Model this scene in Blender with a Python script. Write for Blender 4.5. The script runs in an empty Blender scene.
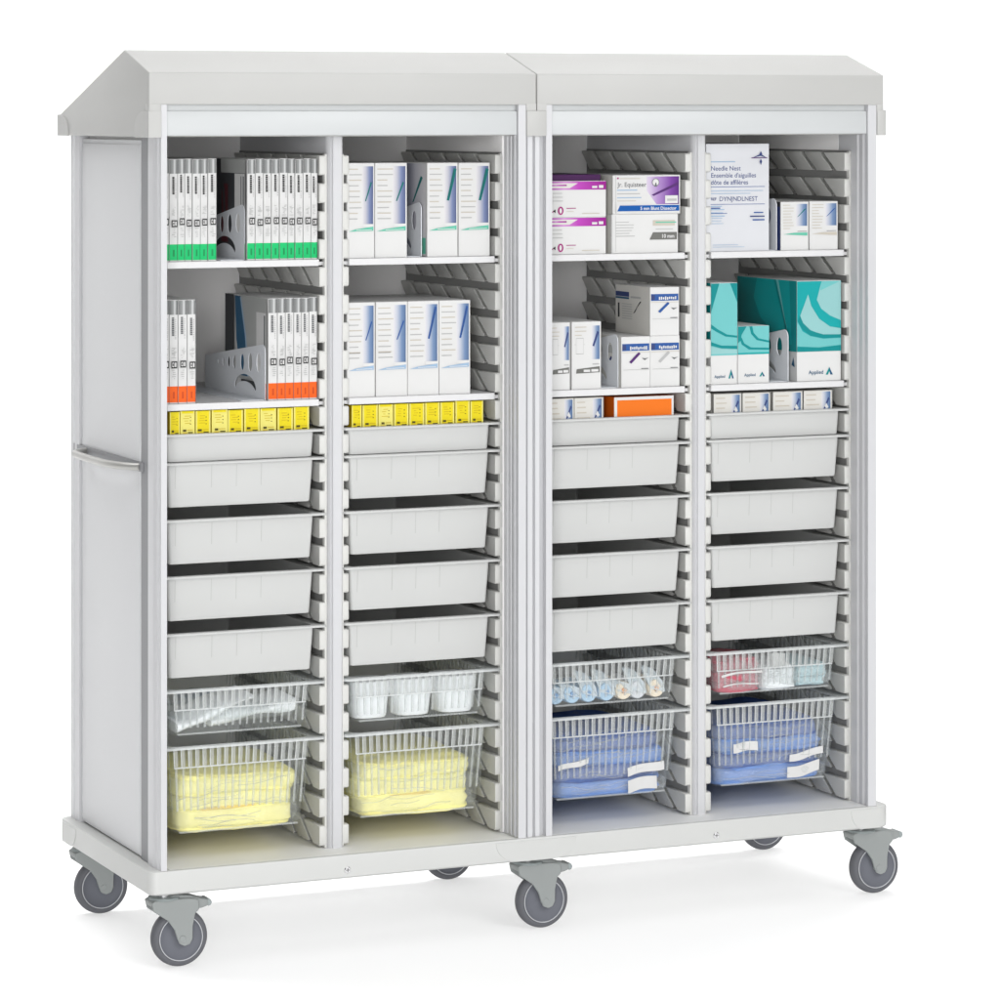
import bpy, bmesh, math, random
from mathutils import Vector, Matrix, noise
random.seed(7)
SC = bpy.context.scene
COL = SC.collection
S = 0.01                                   # everything below is written in centimetres

# ---------------------------------------------------------------- camera
YAW, FPX, HOR = 0.419, 3535.2, 109.58      # heading, focal length and horizon row for a 1000 px picture
cam = bpy.data.cameras.new('camera'); cam_o = bpy.data.objects.new('camera', cam); COL.objects.link(cam_o)
cam.sensor_width = 36; cam.lens = FPX / 1000 * 36
cam.shift_y = -(500 - HOR) / 1000
cam.clip_start = 0.1; cam.clip_end = 200
cam_o.location = (-2.4165, -7.27417, 1.84928)
cam_o.rotation_euler = (math.pi / 2, 0, -YAW)
SC.camera = cam_o

# ---------------------------------------------------------------- studio light
w = bpy.data.worlds.new('World'); SC.world = w; w.use_nodes = True
w.node_tree.nodes['Background'].inputs[0].default_value = (1, 1, 1, 1)
w.node_tree.nodes['Background'].inputs[1].default_value = 0.04
def area(name, loc, target, sx, sy, power, col=(1, 1, 1)):
    l = bpy.data.lights.new(name, 'AREA'); l.shape = 'RECTANGLE'; l.size = sx; l.size_y = sy
    l.energy = power; l.color = col
    o = bpy.data.objects.new(name, l); COL.objects.link(o); o.location = loc
    d = Vector(target) - Vector(loc); o.rotation_euler = d.to_track_quat('-Z', 'Y').to_euler()
    return o
area('overhead_softbox', (0.9, -0.6, 5.6), (0.9, -0.6, 0), 9, 8, 275)
area('front_softbox', (0.6, -8.5, 1.6), (0.9, 0.0, 1.0), 5, 3, 110)
area('key_softbox', (2.8, -6.2, 3.6), (0.9, 0.3, 0.9), 3.0, 3.0, 225)
area('left_front_softbox', (-3.2, -7.0, 1.6), (0.6, 0.3, 0.9), 2.5, 2.5, 350)
area('backdrop_softbox', (1.8, 2.2, 5.2), (1.8, 6.0, 1.0), 11, 1.5, 680)
area('under_floor_fill', (2.0, 0.2, -1.6), (2.0, 0.2, 1.0), 16, 11, 680)      # fill added below the translucent floor to lighten the cart's shadow
SC.view_settings.view_transform = 'Standard'; SC.view_settings.look = 'None'
SC.view_settings.exposure = 0; SC.view_settings.gamma = 1
SC.render.engine = 'CYCLES'
SC.cycles.max_bounces = 10; SC.cycles.transparent_max_bounces = 32
SC.cycles.diffuse_bounces = 5; SC.cycles.glossy_bounces = 4

# ---------------------------------------------------------------- materials
def srgb(r, g, b, k=0.64):
    f = lambda c: (c / 255 / 12.92) if c / 255 <= 0.04045 else ((c / 255 + 0.055) / 1.055) ** 2.4
    return (f(r) * k, f(g) * k, f(b) * k, 1)
def mat(name, col, rough=0.5, metal=0.0, vary=0.03, scale=6.0, bump=0.0, bscale=300, spec=None):
    if spec is None: spec = 0.22 if ('print' in name or 'ink' in name or 'card' in name or 'slim' in name) else 0.4
    m = bpy.data.materials.new(name); m.use_nodes = True; nt = m.node_tree; b = nt.nodes['Principled BSDF']
    if len(col) == 3: col = (*col, 1)
    b.inputs['Roughness'].default_value = rough; b.inputs['Metallic'].default_value = metal
    b.inputs['Specular IOR Level'].default_value = spec
    tc = nt.nodes.new('ShaderNodeTexCoord')
    n = nt.nodes.new('ShaderNodeTexNoise'); n.inputs['Scale'].default_value = scale; n.inputs['Detail'].default_value = 4
    nt.links.new(tc.outputs['Object'], n.inputs['Vector'])
    r = nt.nodes.new('ShaderNodeValToRGB')
    r.color_ramp.elements[0].position = 0.3; r.color_ramp.elements[1].position = 0.7
    r.color_ramp.elements[0].color = tuple(max(0, c * (1 - vary)) for c in col[:3]) + (1,)
    r.color_ramp.elements[1].color = tuple(min(1, c * (1 + vary)) for c in col[:3]) + (1,)
    nt.links.new(n.outputs['Fac'], r.inputs['Fac']); nt.links.new(r.outputs['Color'], b.inputs['Base Color'])
    if bump:
        n2 = nt.nodes.new('ShaderNodeTexNoise'); n2.inputs['Scale'].default_value = bscale; n2.inputs['Detail'].default_value = 2
        nt.links.new(tc.outputs['Object'], n2.inputs['Vector'])
        bp = nt.nodes.new('ShaderNodeBump'); bp.inputs['Strength'].default_value = bump; bp.inputs['Distance'].default_value = 0.001
        nt.links.new(n2.outputs['Fac'], bp.inputs['Height']); nt.links.new(bp.outputs['Normal'], b.inputs['Normal'])
    return m
def ramp_mat(name, stops, rough=0.45, axis=0):
    """a printed picture whose colour runs across the print (uv)"""
    m = bpy.data.materials.new(name); m.use_nodes = True; nt = m.node_tree; b = nt.nodes['Principled BSDF']
    b.inputs['Roughness'].default_value = rough; b.inputs['Specular IOR Level'].default_value = 0.22
    uv = nt.nodes.new('ShaderNodeUVMap'); sp = nt.nodes.new('ShaderNodeSeparateXYZ'); r = nt.nodes.new('ShaderNodeValToRGB')
    nt.links.new(uv.outputs[0], sp.inputs[0]); nt.links.new(sp.outputs[axis], r.inputs[0])
    e = r.color_ramp.elements
    while len(e) < len(stops): e.new(0.5)
    for k, (p, c) in enumerate(stops): e[k].position = p; e[k].color = c if len(c) == 4 else (*c, 1)
    nt.links.new(r.outputs[0], b.inputs['Base Color']); return m
def clear(name, alpha, col=(0.95, 0.97, 0.97), rough=0.12, crinkle=0.0):
    """clear plastic: light goes straight through, with a glossy and slightly milky surface"""
    m = bpy.data.materials.new(name); m.use_nodes = True; nt = m.node_tree; b = nt.nodes['Principled BSDF']
    b.inputs['Base Color'].default_value = (*col, 1); b.inputs['Roughness'].default_value = rough
    t = nt.nodes.new('ShaderNodeBsdfTransparent'); t.inputs[0].default_value = (0.98, 0.99, 0.99, 1)
    mx = nt.nodes.new('ShaderNodeMixShader')
    n = nt.nodes.new('ShaderNodeTexNoise'); n.inputs['Scale'].default_value = 25
    tc = nt.nodes.new('ShaderNodeTexCoord'); nt.links.new(tc.outputs['Object'], n.inputs['Vector'])
    mr = nt.nodes.new('ShaderNodeMapRange'); mr.inputs['To Min'].default_value = alpha * 0.75; mr.inputs['To Max'].default_value = min(1, alpha * 1.25)
    nt.links.new(n.outputs['Fac'], mr.inputs['Value']); nt.links.new(mr.outputs[0], mx.inputs[0])
    if crinkle:
        n2 = nt.nodes.new('ShaderNodeTexNoise'); n2.inputs['Scale'].default_value = 14; n2.inputs['Detail'].default_value = 3; n2.inputs['Distortion'].default_value = 1.5
        nt.links.new(tc.outputs['Object'], n2.inputs['Vector']); bp = nt.nodes.new('ShaderNodeBump'); bp.inputs['Strength'].default_value = crinkle; bp.inputs['Distance'].default_value = 0.02
        nt.links.new(n2.outputs['Fac'], bp.inputs['Height']); nt.links.new(bp.outputs['Normal'], b.inputs['Normal'])
    nt.links.new(t.outputs[0], mx.inputs[1]); nt.links.new(b.outputs[0], mx.inputs[2])
    nt.links.new(mx.outputs[0], nt.nodes['Material Output'].inputs['Surface']); return m

M = {}
M['sweep'] = mat('white_sweep', (0.96, 0.96, 0.96), 0.9, vary=0.004, scale=1.0, spec=0.1)
M['plastic'] = mat('hood_plastic', (0.40, 0.40, 0.39), 0.45, bump=0.06, bscale=500, vary=0.012)
M['base'] = mat('base_plastic', (0.475, 0.48, 0.47), 0.45, bump=0.05, bscale=500, vary=0.012)
M['alu'] = mat('aluminium_white', (0.485, 0.488, 0.502), 0.38, vary=0.012)
M['alu_grey_and_shade'] = mat('aluminium_grey_and_shade', (0.21, 0.213, 0.222), 0.5, metal=0.05, vary=0.02)
M['panel'] = mat('side_panel_white', (0.555, 0.56, 0.57), 0.5, vary=0.008, scale=2)
M['liner'] = mat('inner_liner', (0.85, 0.84, 0.835), 0.55, vary=0.015, scale=3)
M['deck'] = mat('inner_deck_lightened', (0.78, 0.78, 0.77), 0.45, vary=0.015)
M['rack_back_shade'] = mat('rack_backing_shade', (0.22, 0.22, 0.215), 0.6, vary=0.02)
M['tray_line_shade'] = mat('tray_mould_line_shade', (0.375, 0.38, 0.37), 0.5)
M['rack'] = mat('rack_plastic', (0.525, 0.525, 0.505), 0.5, vary=0.02)
M['tray'] = mat('tray_plastic', (0.46, 0.465, 0.458), 0.42, bump=0.05, bscale=400, vary=0.012)
M['shelf'] = mat('shelf_white', (0.56, 0.56, 0.565), 0.4, vary=0.01)
M['door'] = mat('roll_door_white', (0.46, 0.475, 0.48), 0.4, vary=0.01)
M['dark'] = mat('seam_dark', (0.12, 0.12, 0.12), 0.7)
M['chrome'] = mat('bright_steel', (0.75, 0.75, 0.76), 0.22, metal=1.0)
M['handle'] = mat('handle_nickel', (0.40, 0.395, 0.38), 0.4, metal=0.4)
M['fork'] = mat('caster_fork_plastic', (0.235, 0.25, 0.247), 0.5, vary=0.03, bump=0.08)
M['fork_dark'] = mat('caster_pedal_plastic', (0.25, 0.28, 0.28), 0.5)
M['tyre'] = mat('caster_tyre_rubber', (0.095, 0.097, 0.108), 0.7, vary=0.05, bump=0.05)
M['hub'] = mat('caster_hub_plastic', (0.125, 0.13, 0.15), 0.7, vary=0.04, spec=0.15)
M['ring'] = mat('caster_ring', (0.42, 0.43, 0.45), 0.5)
M['card'] = mat('white_card', (0.545, 0.545, 0.54), 0.55, vary=0.015, scale=9)
M['cardblue'] = mat('cool_white_card', (0.505, 0.513, 0.535), 0.5, vary=0.015, scale=9)
M['card2'] = mat('cream_card', (0.53, 0.52, 0.49), 0.55, vary=0.02, scale=9)
M['slimwhite'] = mat('slim_box_white', (0.54, 0.54, 0.536), 0.45, vary=0.03, scale=20)
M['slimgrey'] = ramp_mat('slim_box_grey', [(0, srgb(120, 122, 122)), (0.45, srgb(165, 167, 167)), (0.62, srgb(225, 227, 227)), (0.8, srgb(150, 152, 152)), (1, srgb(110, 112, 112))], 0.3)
M['slimside'] = mat('slim_box_side_grey', srgb(188, 190, 188), 0.4)
M['needleink'] = mat('slate_blue_ink', srgb(84, 98, 146), 0.5)
M['greyink'] = mat('grey_ink', srgb(120, 122, 124), 0.6)
M['lightink'] = mat('pale_grey_ink', srgb(196, 197, 196), 0.6)
M['creamink'] = mat('pale_cream_ink', srgb(214, 206, 192), 0.6)
M['ink'] = mat('black_ink', (0.02, 0.02, 0.02), 0.5)
M['navyink'] = mat('navy_ink', srgb(62, 76, 130), 0.5)
M['green'] = mat('green_print', srgb(8, 205, 118), 0.4, vary=0.04)
M['greend'] = mat('dark_green_print', srgb(8, 150, 84), 0.4)
M['mint'] = mat('mint_print', srgb(110, 205, 178), 0.45)
M['orange'] = mat('orange_print', srgb(255, 106, 26), 0.4, vary=0.04)
M['oranged'] = mat('dark_orange_print', srgb(214, 80, 22), 0.4)
M['orangebox'] = mat('bright_orange_card', srgb(255, 128, 30), 0.4, vary=0.03)
M['orangeside'] = mat('orange_card', srgb(240, 110, 20), 0.45, vary=0.03)
M['yellow'] = mat('yellow_card', srgb(248, 228, 22), 0.42, vary=0.04, scale=14)
M['yellowpale'] = mat('pale_yellow_card', srgb(250, 240, 128), 0.45, vary=0.04, scale=14)
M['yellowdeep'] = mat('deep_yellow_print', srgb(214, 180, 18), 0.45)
M['olive'] = mat('olive_ink', srgb(88, 78, 18), 0.5)
M['pink'] = ramp_mat('magenta_print', [(0, srgb(176, 60, 176)), (0.25, srgb(222, 150, 222)), (0.5, srgb(200, 76, 196)), (1, srgb(160, 16, 146))], 0.35)
M['magenta'] = mat('magenta_ink', srgb(176, 30, 130), 0.45)
M['plum'] = mat('plum_card', srgb(74, 22, 86), 0.4)
M['violet'] = ramp_mat('violet_print', [(0, srgb(232, 220, 240)), (0.35, srgb(186, 150, 212)), (0.75, srgb(132, 72, 170)), (1, srgb(96, 40, 134))], 0.4)
M['violetd'] = mat('dark_violet_ink', srgb(92, 50, 120), 0.45)
M['royal'] = mat('royal_blue_print', srgb(0, 92, 176), 0.4)
M['midgrey'] = mat('mid_grey_print', srgb(120, 120, 116), 0.5)
M['bluepic'] = ramp_mat('blue_picture_print', [(0, srgb(238, 236, 238)), (0.28, srgb(208, 208, 218)), (0.65, srgb(130, 144, 184)), (1, srgb(84, 96, 140))], 0.4)
M['bluepic2'] = ramp_mat('sky_blue_picture_print', [(0, srgb(238, 236, 240)), (0.28, srgb(206, 212, 226)), (0.65, srgb(128, 154, 192)), (1, srgb(88, 116, 158))], 0.4)
M['tealink'] = mat('teal_ink', srgb(0, 120, 118), 0.45)
M['blueink'] = mat('blue_ink', srgb(52, 96, 168), 0.45)
M['paleblue'] = mat('pale_blue_print', srgb(170, 198, 226), 0.45)
M['teal'] = mat('teal_print', srgb(14, 150, 152), 0.4, vary=0.03)
M['tealmid'] = mat('mid_teal_print', srgb(20, 176, 178), 0.4, vary=0.03)
M['aqua'] = mat('aqua_print', srgb(122, 208, 208), 0.4, vary=0.03)
M['aquapale'] = mat('pale_aqua_print', srgb(160, 214, 214), 0.4, vary=0.03)
M['bracket'] = mat('divider_plate_grey', (0.62, 0.64, 0.67), 0.45, metal=0.05, vary=0.03)
M['maroon'] = mat('maroon_print', srgb(96, 40, 48), 0.5)
M['steelblue'] = mat('steel_blue_print', srgb(40, 96, 132), 0.45)
M['nearblack'] = mat('charcoal_print', srgb(64, 66, 70), 0.5)
M['wall_clear'] = clear('clear_basket_wall', 0.11, (0.6, 0.62, 0.62))
M['wide_rib_and_glint'] = clear('clear_basket_wide_rib_and_glint', 0.33, (0.54, 0.55, 0.54), rough=0.25)
M['glint'] = clear('clear_basket_rib_glint', 0.62, (0.78, 0.80, 0.80), rough=0.1)
M['rib_clear'] = clear('clear_basket_rib', 0.20, (0.66, 0.68, 0.68), rough=0.25)
M['rim_clear'] = clear('clear_basket_rim', 0.50, (0.68, 0.70, 0.70), rough=0.22)
M['film'] = clear('clear_wrapper_film', 0.16, (0.7, 0.72, 0.72), rough=0.1, crinkle=0.9)
M['flap'] = clear('white_film_flap', 0.72, (0.66, 0.72, 0.76), rough=0.2, crinkle=0.8)
M['film2'] = clear('milky_wrapper_film', 0.30, (0.6, 0.62, 0.63), rough=0.2)
M['gown_y'] = mat('yellow_gown_cloth', srgb(250, 240, 152, 0.95), 0.8, vary=0.06, scale=18, bump=0.25, bscale=120)
M['gown_y2'] = mat('deep_yellow_gown_cloth', srgb(246, 216, 116, 0.95), 0.8, vary=0.06, scale=18)
M['drape_b'] = mat('blue_drape_cloth', srgb(98, 142, 214, 0.85), 0.8, vary=0.10, scale=14, bump=0.25, bscale=120)
M['drape_b2'] = mat('deep_blue_drape_cloth', srgb(56, 98, 178, 0.75), 0.8, vary=0.10, scale=14)
M['red_soft'] = mat('red_pack_cloth', srgb(196, 88, 106, 0.8), 0.7, vary=0.06, scale=20)
M['white_soft'] = mat('white_pack_cloth', srgb(232, 234, 236, 0.95), 0.7, vary=0.03, scale=20)
M['aqua_soft'] = mat('aqua_pack_cloth', srgb(186, 212, 218, 0.9), 0.7, vary=0.08, scale=30)
M['sky_soft'] = mat('pale_blue_roll', srgb(168, 196, 218, 0.95), 0.7, vary=0.05, scale=20)
M['cream_soft'] = mat('cream_roll', srgb(232, 218, 196, 0.95), 0.7, vary=0.05, scale=20)
M['grey_soft'] = mat('grey_white_roll', srgb(208, 210, 214, 0.95), 0.7, vary=0.05, scale=20)
M['peach'] = mat('peach_core', srgb(222, 164, 120, 0.95), 0.7)
M['bluecore'] = mat('blue_core', srgb(120, 156, 196, 0.95), 0.7)

# ---------------------------------------------------------------- mesh helpers
ORG = {}
class MB:
    """collects faces in cm; build() links them as ONE mesh object"""
    def __init__(s): s.v = []; s.f = []; s.m = []; s.mats = []; s.uv = {}
    def mi(s, m):
        if m not in s.mats: s.mats.append(m)
        return s.mats.index(m)
    def add(s, verts, faces, m):
        o = len(s.v); s.v += [tuple(p) for p in verts]; k = s.mi(m)
        for f in faces: s.f.append(tuple(i + o for i in f)); s.m.append(k)
    def poly(s, pts, m, uv=None):
        o = len(s.v); s.v += [tuple(p) for p in pts]; s.f.append(tuple(range(o, o + len(pts)))); s.m.append(s.mi(m))
        if uv: s.uv[len(s.f) - 1] = uv
    def bm(s, b, m):
        b.verts.index_update(); s.add([v.co[:] for v in b.verts], [[v.index for v in f.verts] for f in b.faces], m); b.free()
    def box(s, x0, x1, y0, y1, z0, z1, m, r=0.0, seg=2):
        b = bmesh.new(); bmesh.ops.create_cube(b, size=1)
        for v in b.verts:
            v.co = (x0 if v.co.x < 0 else x1, y0 if v.co.y < 0 else y1, z0 if v.co.z < 0 else z1)
        if r: bmesh.ops.bevel(b, geom=list(b.edges), offset=r, segments=seg, affect='EDGES', profile=0.5)
        s.bm(b, m)
    def prism(s, pts, axis, a0, a1, m, r=0.0, seg=2):
        """pts 2D: axis 'x' -> (y,z), 'y' -> (x,z), 'z' -> (x,y)"""
        b = bmesh.new()
        P = lambda p, a: {'x': (a, p[0], p[1]), 'y': (p[0], a, p[1]), 'z': (p[0], p[1], a)}[axis]
        v0 = [b.verts.new(P(p, a0)) for p in pts]; v1 = [b.verts.new(P(p, a1)) for p in pts]
        b.faces.new(v0); b.faces.new(v1[::-1]); n = len(pts)
        for i in range(n): b.faces.new((v0[i], v1[i], v1[(i + 1) % n], v0[(i + 1) % n]))
        bmesh.ops.recalc_face_normals(b, faces=list(b.faces))
        if r: bmesh.ops.bevel(b, geom=list(b.edges), offset=r, segments=seg, affect='EDGES', profile=0.5)
        s.bm(b, m)
    def loops(s, loops, m, cap0=True, cap1=True):
        n = len(loops[0]); vs = [p for l in loops for p in l]; fs = []
        for k in range(len(loops) - 1):
            for i in range(n):
                j = (i + 1) % n; fs.append((k * n + i, k * n + j, (k + 1) * n + j, (k + 1) * n + i))
        if cap0: fs.append(tuple(range(n))[::-1])
        if cap1: fs.append(tuple(range((len(loops) - 1) * n, len(loops) * n)))
        s.add(vs, fs, m)
    def lathe(s, prof, axis, c, m, n=48, caps=True):
        """prof: (radius, along) pairs round the axis through c"""
        L = []
        for r, a in prof:
            l = []
            for i in range(n):
                t = 2 * math.pi * i / n; p, q = r * math.cos(t), r * math.sin(t)
                l.append({'y': (c[0] + p, c[1] + a, c[2] + q), 'z': (c[0] + p, c[1] + q, c[2] + a), 'x': (c[0] + a, c[1] + p, c[2] + q)}[axis])
            L.append(l)
        s.loops(L, m, caps, caps)
    def tube(s, path, r, m, n=12, flat=1.0):
        L = []
        for i, p in enumerate(path):
            p = Vector(p); a = Vector(path[max(0, i - 1)]); c = Vector(path[min(len(path) - 1, i + 1)]); t = (c - a).normalized()
            u = t.cross(Vector((0, 0, 1)));  u = u.normalized() if u.length > 1e-4 else Vector((1, 0, 0)); v = u.cross(t)
            L.append([tuple(p + u * r * math.cos(2 * math.pi * k / n) + v * r * flat * math.sin(2 * math.pi * k / n)) for k in range(n)])
        s.loops(L, m)
    def mesh(s, me, m, fn):
        s.add([fn(v.co) for v in me.vertices], [list(p.vertices) for p in me.polygons], m)
    def build(s, name, parent=None, origin=None, smooth=40):
        xs, ys, zs = zip(*s.v)
        if origin is None: origin = ((min(xs) + max(xs)) / 2, (min(ys) + max(ys)) / 2, min(zs))
        me = bpy.data.meshes.new(name)
        me.from_pydata([((x - origin[0]) * S, (y - origin[1]) * S, (z - origin[2]) * S) for x, y, z in s.v], [], s.f)
        for m in s.mats: me.materials.append(M[m])
        me.polygons.foreach_set('material_index', s.m)
        if s.uv:
            ul = me.uv_layers.new(name='UVMap')
            for fi, uv in s.uv.items():
                for li, q in zip(me.polygons[fi].loop_indices, uv): ul.data[li].uv = q
        me.validate(); me.update()
        if smooth:
            me.polygons.foreach_set('use_smooth', [True] * len(me.polygons)); me.set_sharp_from_angle(angle=math.radians(smooth))
        o = bpy.data.objects.new(name, me); COL.objects.link(o); ORG[o] = Vector(origin)
        if parent: o.parent = parent; o.location = (Vector(origin) - ORG[parent]) * S
        else: o.location = Vector(origin) * S
        return o
def empty(name, org, label, cat, group=None):
    o = bpy.data.objects.new(name, None); COL.objects.link(o); ORG[o] = Vector(org); o.location = Vector(org) * S
    o.empty_display_size = 0.05
    return tag(o, label, cat, group)
def tag(o, label, cat, group=None):
    o['label'] = label; o['category'] = cat
    if group: o['group'] = group
    return o
def flat2d(splines):
    """filled 2D outline with holes -> mesh (xy)"""
    cu = bpy.data.curves.new('outline', 'CURVE'); cu.dimensions = '2D'; cu.fill_mode = 'BOTH'
    for pts in splines:
        sp = cu.splines.new('POLY'); sp.points.add(len(pts) - 1); sp.use_cyclic_u = True
        for q, p in zip(sp.points, pts): q.co = (p[0], p[1], 0, 1)
    return cu
def curve_mesh(cu):
    o = bpy.data.objects.new('tmp', cu); me = bpy.data.meshes.new_from_object(o); bpy.data.objects.remove(o); bpy.data.curves.remove(cu); return me
TXT = {}
def text_mesh(t, bold=0.0):
    if (t, bold) not in TXT:
        cu = bpy.data.curves.new('lettering', 'FONT'); cu.body = t; cu.size = 1.0; cu.resolution_u = 3; cu.offset = bold
        TXT[(t, bold)] = curve_mesh(cu)
    return TXT[(t, bold)]
def rr(x0, x1, y0, y1, r, z, n=5):
    """rounded rectangle loop"""
    P = []
    for cx, cy, a in ((x1 - r, y1 - r, 0), (x0 + r, y1 - r, 90), (x0 + r, y0 + r, 180), (x1 - r, y0 + r, 270)):
        for i in range(n + 1):
            t = math.radians(a + 90 * i / n); P.append((cx + r * math.cos(t), cy + r * math.sin(t), z))
    return P
def arc(cx, cy, rx, ry, a0, a1, n=10):
    return [(cx + rx * math.cos(math.radians(a0 + (a1 - a0) * i / n)), cy + ry * math.sin(math.radians(a0 + (a1 - a0) * i / n))) for i in range(n + 1)]

# ---------------------------------------------------------------- the setting: a white paper sweep
FLOOR = -1.9
mb = MB()
prof = [(-900, FLOOR), (300, FLOOR)] + [(300 + 200 * math.sin(math.radians(a)), FLOOR + 200 - 200 * math.cos(math.radians(a))) for a in range(5, 91, 5)] + [(500, 520)]
for (y0, z0), (y1, z1) in zip(prof, prof[1:]):
    mb.add([(-700, y0, z0), (900, y0, z0), (900, y1, z1), (-700, y1, z1)], [(0, 1, 2, 3)], 'sweep')
m = M['sweep']; nt = m.node_tree; bs = nt.nodes['Principled BSDF']        # made translucent so the added fill below lightens the shadow
tr = nt.nodes.new('ShaderNodeBsdfTranslucent'); tr.inputs[0].default_value = (0.95, 0.95, 0.95, 1)
mx = nt.nodes.new('ShaderNodeMixShader'); mx.inputs[0].default_value = 0.45
nt.links.new(bs.outputs[0], mx.inputs[1]); nt.links.new(tr.outputs[0], mx.inputs[2]); nt.links.new(mx.outputs[0], nt.nodes['Material Output'].inputs['Surface'])
fl = mb.build('floor', origin=(0, 0, FLOOR), smooth=60); fl['kind'] = 'structure'

# ---------------------------------------------------------------- the cart
cart = empty('storage_cart', (91, 33, FLOOR), 'tall white and grey double medical storage cart on six casters', 'storage cart')
ZT = 20.285                               # top of the base deck
BX0, BX1, BD = -0.4, 183.5, 66.6
b = MB()
L = []
for ins, z in ((0.5, 15.0), (0.0, 15.4), (0.0, 19.8), (0.15, 20.15), (0.5, ZT)):
    L.append(rr(BX0 + ins, BX1 - ins, ins, BD - ins, 2.4 - ins * 0.6, z, 6))
b.loops(L, 'base'); base = b.build('base', cart)
def base_cap(x0, x1, y, zt, zb, rad, both):
    """curved bumper cap let into the front of the base"""
    pts = [(x0, zt), (x1, zt)]
    if both: pts += arc(x1 - rad, zt, rad, zt - zb, 0, -90)[1:]
    else: pts += [(x1, zb)]
    pts += arc(x0 + rad, zt, rad, zt - zb, -90, -180)[:-1]
    return pts
b = MB(); b.prism(base_cap(81.3, 101.3, 0, 19.7, 15.12, 5.4, True), 'y', -0.12, 0.4, 'base', 0.05, 1); b.build('corner_cap', cart)
b = MB(); b.prism(base_cap(172.9, 181.0, 0, 19.7, 15.12, 3.2, False), 'y', -0.12, 0.4, 'base', 0.05, 1); b.build('corner_cap', cart)
b = MB(); b.prism(arc(BD - 9, 19.7, 4, 4.6, 180, 270) + [(BD - 2.6, 15.12), (BD - 2.6, 19.7)], 'x', BX0 - 0.12, BX0 + 0.4, 'base', 0.05, 1); b.build('corner_cap', cart)
for x in (45.4, 137.1):
    b = MB(); b.lathe([(0.05, -0.3), (0.6, -0.3), (0.75, -0.15), (0.75, 0.3)], 'y', (x, 0, 16.9), 'chrome', 20)
    b.box(x - 0.45, x + 0.45, -0.32, -0.28, 16.82, 16.98, 'dark'); b.box(x - 0.08, x + 0.08, -0.33, -0.29, 16.45, 17.35, 'dark'); b.build('screw', cart)

# posts ------------------------------------------------------------
ZP = 186.0
def corner_post_left():
    b = MB()
    pts = [(3.62, 0.3), (2.3, 0.3), (2.2, 1.2), (2.55, 1.5), (2.55, 1.9), (2.05, 2.2), (1.95, 3.0), (2.3, 3.4), (2.3, 3.9), (1.9, 4.3), (1.85, 6.5), (2.0, 8.4), (2.7, 8.8), (2.7, 14.0), (4.3, 14.0), (4.3, 6.6), (3.9, 6.2), (3.9, 4.4), (4.3, 4.1), (4.3, 2.6), (3.62, 2.4)]
    b.box(2.3, 2.69, 8.9, 13.95, ZT + 0.05, 179.1, 'alu_grey_and_shade')  # grey strip paints in the shade of the groove beside the panel
    b.prism(pts, 'z', ZT - 0.02, 179.2, 'alu'); b.box(2.3, 3.62, 0.3, 2.4, 179.2, ZP, 'alu'); return b
def mid_post(x0, x1, inner):
    """slim door guide post; inner = side the door groove faces"""
    b = MB(); g = inner
    i = x0 if g < 0 else x1; o = x1 if g < 0 else x0
    pts = [(o, 0.3), (i, 0.3), (i, 1.2), (i - g * 0.5, 1.4), (i - g * 0.5, 2.4), (i, 2.6), (i, 3.4), (i - g * 0.35, 3.6), (i - g * 0.35, 4.4), (i, 4.6), (i, 5.6), (i - g * 0.5, 5.8), (i - g * 0.5, 6.6), (i, 6.8), (i, 8.3), (o, 8.3)]
    b.prism(pts, 'z', ZT - 0.02, 179.2, 'alu'); b.box(x0, x1, 0.3, 2.4, 179.2, ZP, 'alu')
    for ya, yb, dp in ((1.45, 2.35, 0.46), (3.62, 4.38, 0.31), (5.85, 6.55, 0.46)):
        xa = i - g * dp; b.box(min(xa, xa + g * 0.02), max(xa, xa + g * 0.02), ya, yb, ZT + 0.05, 179.1, 'alu_grey_and_shade')  # groove shade put in as grey strips on the groove bottoms
    return b
corner_post_left().build('post', cart)
mid_post(87.0, 88.9, -1).build('post', cart)
mid_post(93.87, 95.4, 1).build('post', cart)
b = MB()
b.prism([(179.9, 0.3), (177.65, 0.3), (177.65, 1.2), (178.1, 1.4), (178.1, 2.6), (177.6, 2.8), (177.6, 3.9), (178.0, 4.1), (178.0, 5.0), (177.5, 5.2), (177.5, 14), (181.0, 14), (181.0, 5), (180.1, 3.5)], 'z', ZT - 0.02, 179.2, 'alu')
b.box(177.65, 179.9, 0.3, 2.4, 179.2, ZP, 'alu'); b.build('post', cart)
b = MB()                                   # grooved filler between the two bays
pts = [(88.92, 1.4), (89.3, 1.2), (89.5, 0.7), (90.6, 0.6), (90.9, 1.5), (91.3, 1.7), (91.5, 1.0), (92.5, 0.8), (92.8, 1.5), (93.3, 1.8), (93.85, 1.8), (93.85, 8), (88.92, 8)]
b.prism(pts, 'z', ZT - 0.02, 179.0, 'alu'); b.build('filler_strip', cart)
for x in (1.9, 178.2):                     # rear posts
    b = MB(); y = 58.4
    pts = [(x, y), (x + 0.1, y + 1.2), (x - 0.1, y + 2.4), (x, y + 3.4), (x + 0.5, y + 3.6), (x + 0.5, y + 4.2), (x, y + 4.4), (x, y + 6.6), (x + 0.6, y + 7.6), (x + 3, y + 7.6), (x + 3, y)]
    b.prism(pts, 'z', ZT - 0.02, 179.2, 'alu'); b.build('post', cart)
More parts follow.
